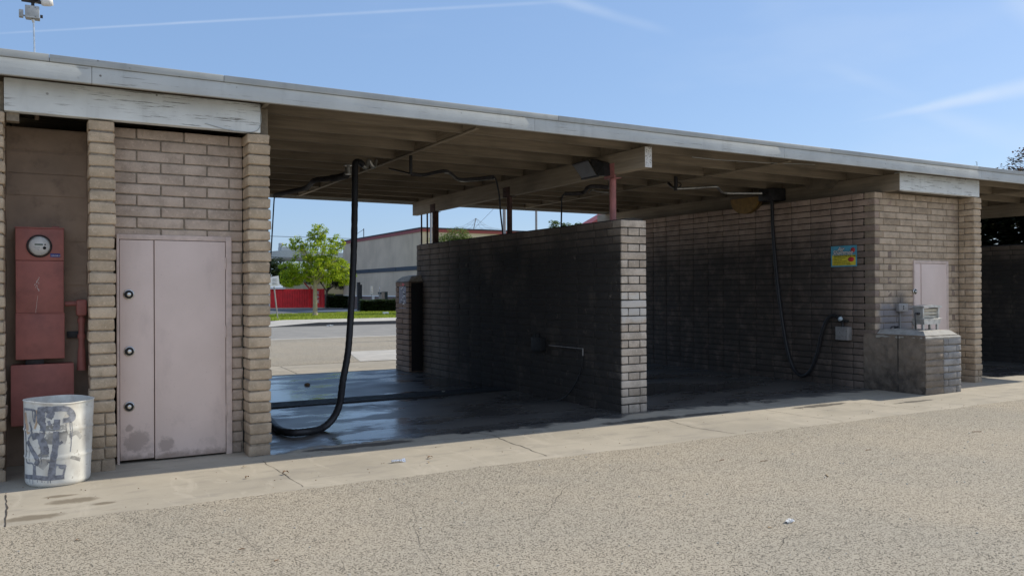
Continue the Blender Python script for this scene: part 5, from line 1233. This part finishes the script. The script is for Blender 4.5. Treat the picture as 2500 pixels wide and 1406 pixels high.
mb = MB(); mb.box((BX-0.04, BY-0.04, 0), (60, 73, 1.10)); mb.build('plinth', simple('plinth_brick', (0.20, 0.14, 0.12), 0.9, var=0.2, sc=6), bb)
mb = MB(); mb.box((BX-0.09, BY-0.09, 1.10), (60, 73.02, 1.18)); mb.build('ledge', m_white, bb)
mb = MB()
q0, q1 = gy(866, 560, 71), gy(888, 563, 71)
mb.cyl((q1.x, 71, 6.1), (0, 0, 1), 0.04, gy(888, 558, 71).z-6.1, 8); mb.build('roof_mast', m_dark, bb)
ob2 = T('low_building', 'low olive wall with a blue-grey base behind the far hedge', 'building', (26, 82, 0))
mb = MB(); mb.box((23.2, 82, 1.25), (29.4, 92, 3.4)); mb.build('wall', m_stuc2, ob2)
mb = MB(); mb.box((23.18, 81.97, 0), (29.4, 92, 1.25)); mb.build('base', m_stripe, ob2)
mb = MB(); mb.box((27.05, 81.6, 0.7), (27.45, 81.9, 2.2), 0, 0.02); tag(mb.build('utility_box', m_white), 'pale narrow utility box against the olive wall', 'utility box')
gs = T('station_canopy', 'pale grey flat canopy roof far behind the street tree', 'canopy', (26, 92, 0))
mb = MB()
mb.add([(18.5, 90, 5.1), (31.0, 90, 5.25), (31.0, 100, 5.25), (18.5, 100, 5.1), (18.5, 90, 5.6), (22.9, 90, 6.05), (31, 90, 5.85), (31, 100, 5.85), (22.9, 100, 6.05), (18.5, 100, 5.6)], [(0, 3, 2, 1), (0, 1, 6, 5, 4), (1, 2, 7, 6), (2, 3, 9, 8, 7), (3, 0, 4, 9), (4, 5, 8, 9), (5, 6, 7, 8)])
mb.build('roof', simple('pale_canopy_paint', (0.42, 0.47, 0.48), 0.6), gs)
for x in (20.0, 30.0): 
    mb = MB(); mb.box((x-0.25, 94, 0), (x+0.25, 94.5, 5.12)); mb.build('column', m_white, gs)
q = gy(700, 611, 95); mb = MB(); mb.box((q.x-0.8, 94.2, 5.9), (q.x+0.9, 95.8, q.z+0.35), 0, 0.05); mb.box((q.x-0.9, 94.6, 5.9), (q.x-0.5, 95.2, q.z+0.8), 0, 0.05); mb.build('rooftop_unit', m_greyp, gs)
# red corrugated enclosure
rf = T('red_fence', 'bright red corrugated metal enclosure at the back of the parking lot', 'fence', (20, 76, 0))
def corr(mb, a, b, h, z0, pitch=0.22, d=0.05):
    a = Vector(a); b = Vector(b); n = int((b-a).length/pitch); t = (b-a).normalized(); s_ = Vector((t.y, -t.x)); pr = []
    for k in range(n+1):
        for f, o_ in ((0, 0), (0.35, 0), (0.5, d), (0.85, d)): p = a+t*(k+f)*pitch+s_*o_; pr.append(p)
    vs = [(p.x, p.y, z0) for p in pr]+[(p.x, p.y, z0+h) for p in pr]; n = len(pr)
    mb.add(vs, [(i, i+1, n+i+1, n+i) for i in range(n-1)])
mb = MB(); corr(mb, (18.0, 76.0), (21.55, 75.5), 1.72, 0.05); mb.build('corrugated_panel', m_fence, rf)
mb = MB(); corr(mb, (21.6, 75.4), (22.65, 74.9), 1.72, 0.05, 0.3); pn = mb.build('corrugated_panel', m_fence, rf)
mb = MB(); mb.box((17.5, 75.9, 0.05), (17.98, 76.1, 1.8), 0); mb.box((17.5, 75.7, 1.78), (19.3, 76.4, 1.92), 0); mb.build('end_panel', m_white, rf)
mb = MB(); mb.box((21.53, 75.3, 0.0), (21.62, 75.4, 2.0)); mb.box((22.6, 74.8, 0.0), (22.7, 74.9, 1.8)); mb.tube([(20.9, 75.2, 2.35), (21.5, 75.2, 1.7)], 0.06, 6); mb.build('post', m_fence, rf)
mb = MB(); rg = random.Random(6)
for k, z in enumerate((1.30, 0.90, 0.50)):
    for j in range(3): mb.box((22.0+0.01*k, 74.86-j*0.0, z+0.10*j), (22.20-0.05*((j+k) % 2), 74.90, z+0.10*j+0.07))
mb.build('white_lettering', m_white, rf)
# tilted street sign at left
sn = T('street_sign', 'white notice sign on a leaning grey post at the left edge of the lawn', 'sign', gz(678, 779, 0.14))
b_ = gz(678, 779, 0.14); tp = gy(669, 700, b_.y)
mb = MB(); mb.tube([b_, tp], 0.035, 8); mb.build('post', m_galv, sn)
mb = MB(); c_ = [gy(650, 678, b_.y-0.05), gy(680, 673, b_.y-0.05), gy(683, 698, b_.y-0.05), gy(650, 701, b_.y-0.05)]; mb.prism(c_, (0, 0.03, 0)); mb.build('sign_board', m_white, sn)
mb = MB()
for k, (yy_, w) in enumerate(((681, 10), (685, 13), (690, 11), (694, 13))): 
    p0 = gy(668-w/2+3, yy_, b_.y-0.07); p1 = gy(668+w/2+3, yy_-0.8, b_.y-0.07); mb.tube([p0, p1], 0.018, 4)
mb.build('faded_text', m_greyp, sn)
# drive-through things by the building
mn = T('menu_board', 'tall dark double-panel board standing near the grey building wall', 'board', gy(880, 730, 62)); mb = MB()
for (x0_, x1_, yt) in ((872, 879, 689), (879, 883, 695)):
    a, b = gy(x0_, yt, 62), gy(x1_, 732, 62); mb.box((a.x, 61.9, 0.02), (b.x, 62.1, a.z))
mb.build('panel', m_dark, mn)
kx = T('order_kiosk', 'dark green and tan drive-through order kiosk behind the lawn hedge', 'kiosk', gy(932, 735, 58)); a, b = gy(928, 713, 58), gy(942, 745, 58); c_ = gy(936, 713, 58)
mb = MB(); mb.box((a.x, 57.7, 0.02), (c_.x, 58.3, a.z), 0); mb.build('cabinet', simple('tan_metal', (0.35, 0.28, 0.22), 0.7), kx); mb = MB(); mb.box((c_.x, 57.6, 0.02), (b.x, 58.4, a.z+0.03), 0); mb.box((gy(923, 0, 58).x, 57.7, gy(0, 722, 58).z-0.05), (a.x, 58.3, a.z), 0); mb.build('screen_housing', simple('dark_green_metal', (0.02, 0.035, 0.03), 0.5), kx)
for nm, (x0_, x1_, y0_, y1_), Yd, lab in (('parking_sign', (905, 909.5, 699, 717), 54.8, 'upper white and red notice sign near the grey building wall'), ('parking_sign', (909, 914, 722, 737), 55.4, 'lower white notice sign just above the lawn hedge'), ('parking_sign', (926, 928.2, 699, 706), 57.5, 'tiny cream sign on a thin pole above the order kiosk')):
    t = T(nm, lab, 'sign', gy((x0_+x1_)/2, y1_, Yd), 'small signs by the building'); a, b = gy(x0_, y0_, Yd), gy(x1_, y1_, Yd)
    mb = MB(); mb.box((a.x, Yd-0.02, b.z), (b.x, Yd+0.02, a.z), 0, 0.005); bd = mb.build('sign_plate', m_white, t)
    mb = MB(); n_ = 3
    for k in range(n_): zz_ = b.z+(a.z-b.z)*(0.2+0.3*k); mb.box((a.x+0.02, Yd-0.026, zz_), (b.x-0.02, Yd-0.021, zz_+0.05), 0)
    mb.build('marking', m_redpost if nm == 'parking_sign' and y0_ == 699 else m_greyp, bd)
    mb = MB(); mb.cyl(((a.x+b.x)/2, Yd+0.035, 0.05), (0, 0, 1), 0.02, a.z-0.07, 8); mb.build('post', m_galv, t)
q = gz(930, 766, 0.14); mb = MB(); mb.box((-0.17, -0.08, 0), (0.17, 0.08, 0.13), 0, 0.02); o = mb.build('white_box', m_white); o.location = (q.x, q.y-0.8, 0.14); tag(o, 'small white box lying on the grass in front of the hedge', 'box')
# utility poles, wires and netting
def pole(x, y, Y, label, r=0.05, yb=None, extra=None):
    p = gy(x, y, Y); mb = MB(); mb.tube([(p.x, Y, 0), (p.x, Y, p.z)], [r*1.2, r], 10); return tag(mb.build('pole', m_galv if r < 0.2 else m_barkd), label, 'pole', 'poles beyond the building')
pole(1231, 500, 24, 'slender pole seen left of the middle of the divider', 0.055); pole(1309, 500, 24, 'slender pole seen right of the middle of the divider', 0.04); pole(1052, 505, 26, 'slender pole close beside the rusty post at the far end', 0.035)
def wire(pts, label, r=0.02):
    mb = MB(); mb.tube(cr(pts, 8), r, 5); tag(mb.build('overhead_wire', m_dark), label, 'wire', 'overhead wires across the road')
wire([gy(560, 574, 95), gy(700, 578, 95), gy(860, 583, 95), gy(1000, 590, 95)], 'upper overhead wire crossing behind the street tree', 0.03)
wire([gy(560, 622, 86), gy(700, 629, 86), gy(860, 630, 86), gy(900, 631, 86)], 'lower overhead wire crossing in front of the pale canopy', 0.035)
wire([gy(888, 560, 71.2), gy(868, 574, 76), gy(835, 602, 85), gy(800, 625, 95)], 'slanting wire running from the roof mast of the grey building', 0.02)
nt_ = T('net_canopy', 'thin cable-hung netting peak rising above the grey building', 'netting', (41, 82, 0))
mb = MB(); a, b = gy(1157, 556, 82), gy(1162, 533, 82); mb.tube([(a.x, 82, 0), a, b], 0.05, 6); mb.build('mast', m_galv, nt_)
mb = MB(); b = gy(1162, 533, 82)
for k, (x, y) in enumerate(((1098, 556), (1118, 558), (1140, 560), (1180, 560), (1205, 560), (1228, 560))):
    e = gy(x, y, 82); mb.tube(cr([b, b.lerp(e, 0.5)-Vector((0, 0, 0.35)), e], 6), 0.014, 4)
for f in (0.35, 0.6, 0.85):
    mb.tube(cr([b.lerp(gy(x, y, 82), f)-Vector((0, 0, 0.35*math.sin(math.pi*f))) for x, y in ((1098, 556), (1118, 558), (1140, 560), (1180, 560), (1205, 560), (1228, 560))], 4), 0.010, 4)
mb.tube([gy(1160, 556, 82), gy(1235, 480, 82)], 0.02, 4); mb.build('cables', m_greyp, nt_)
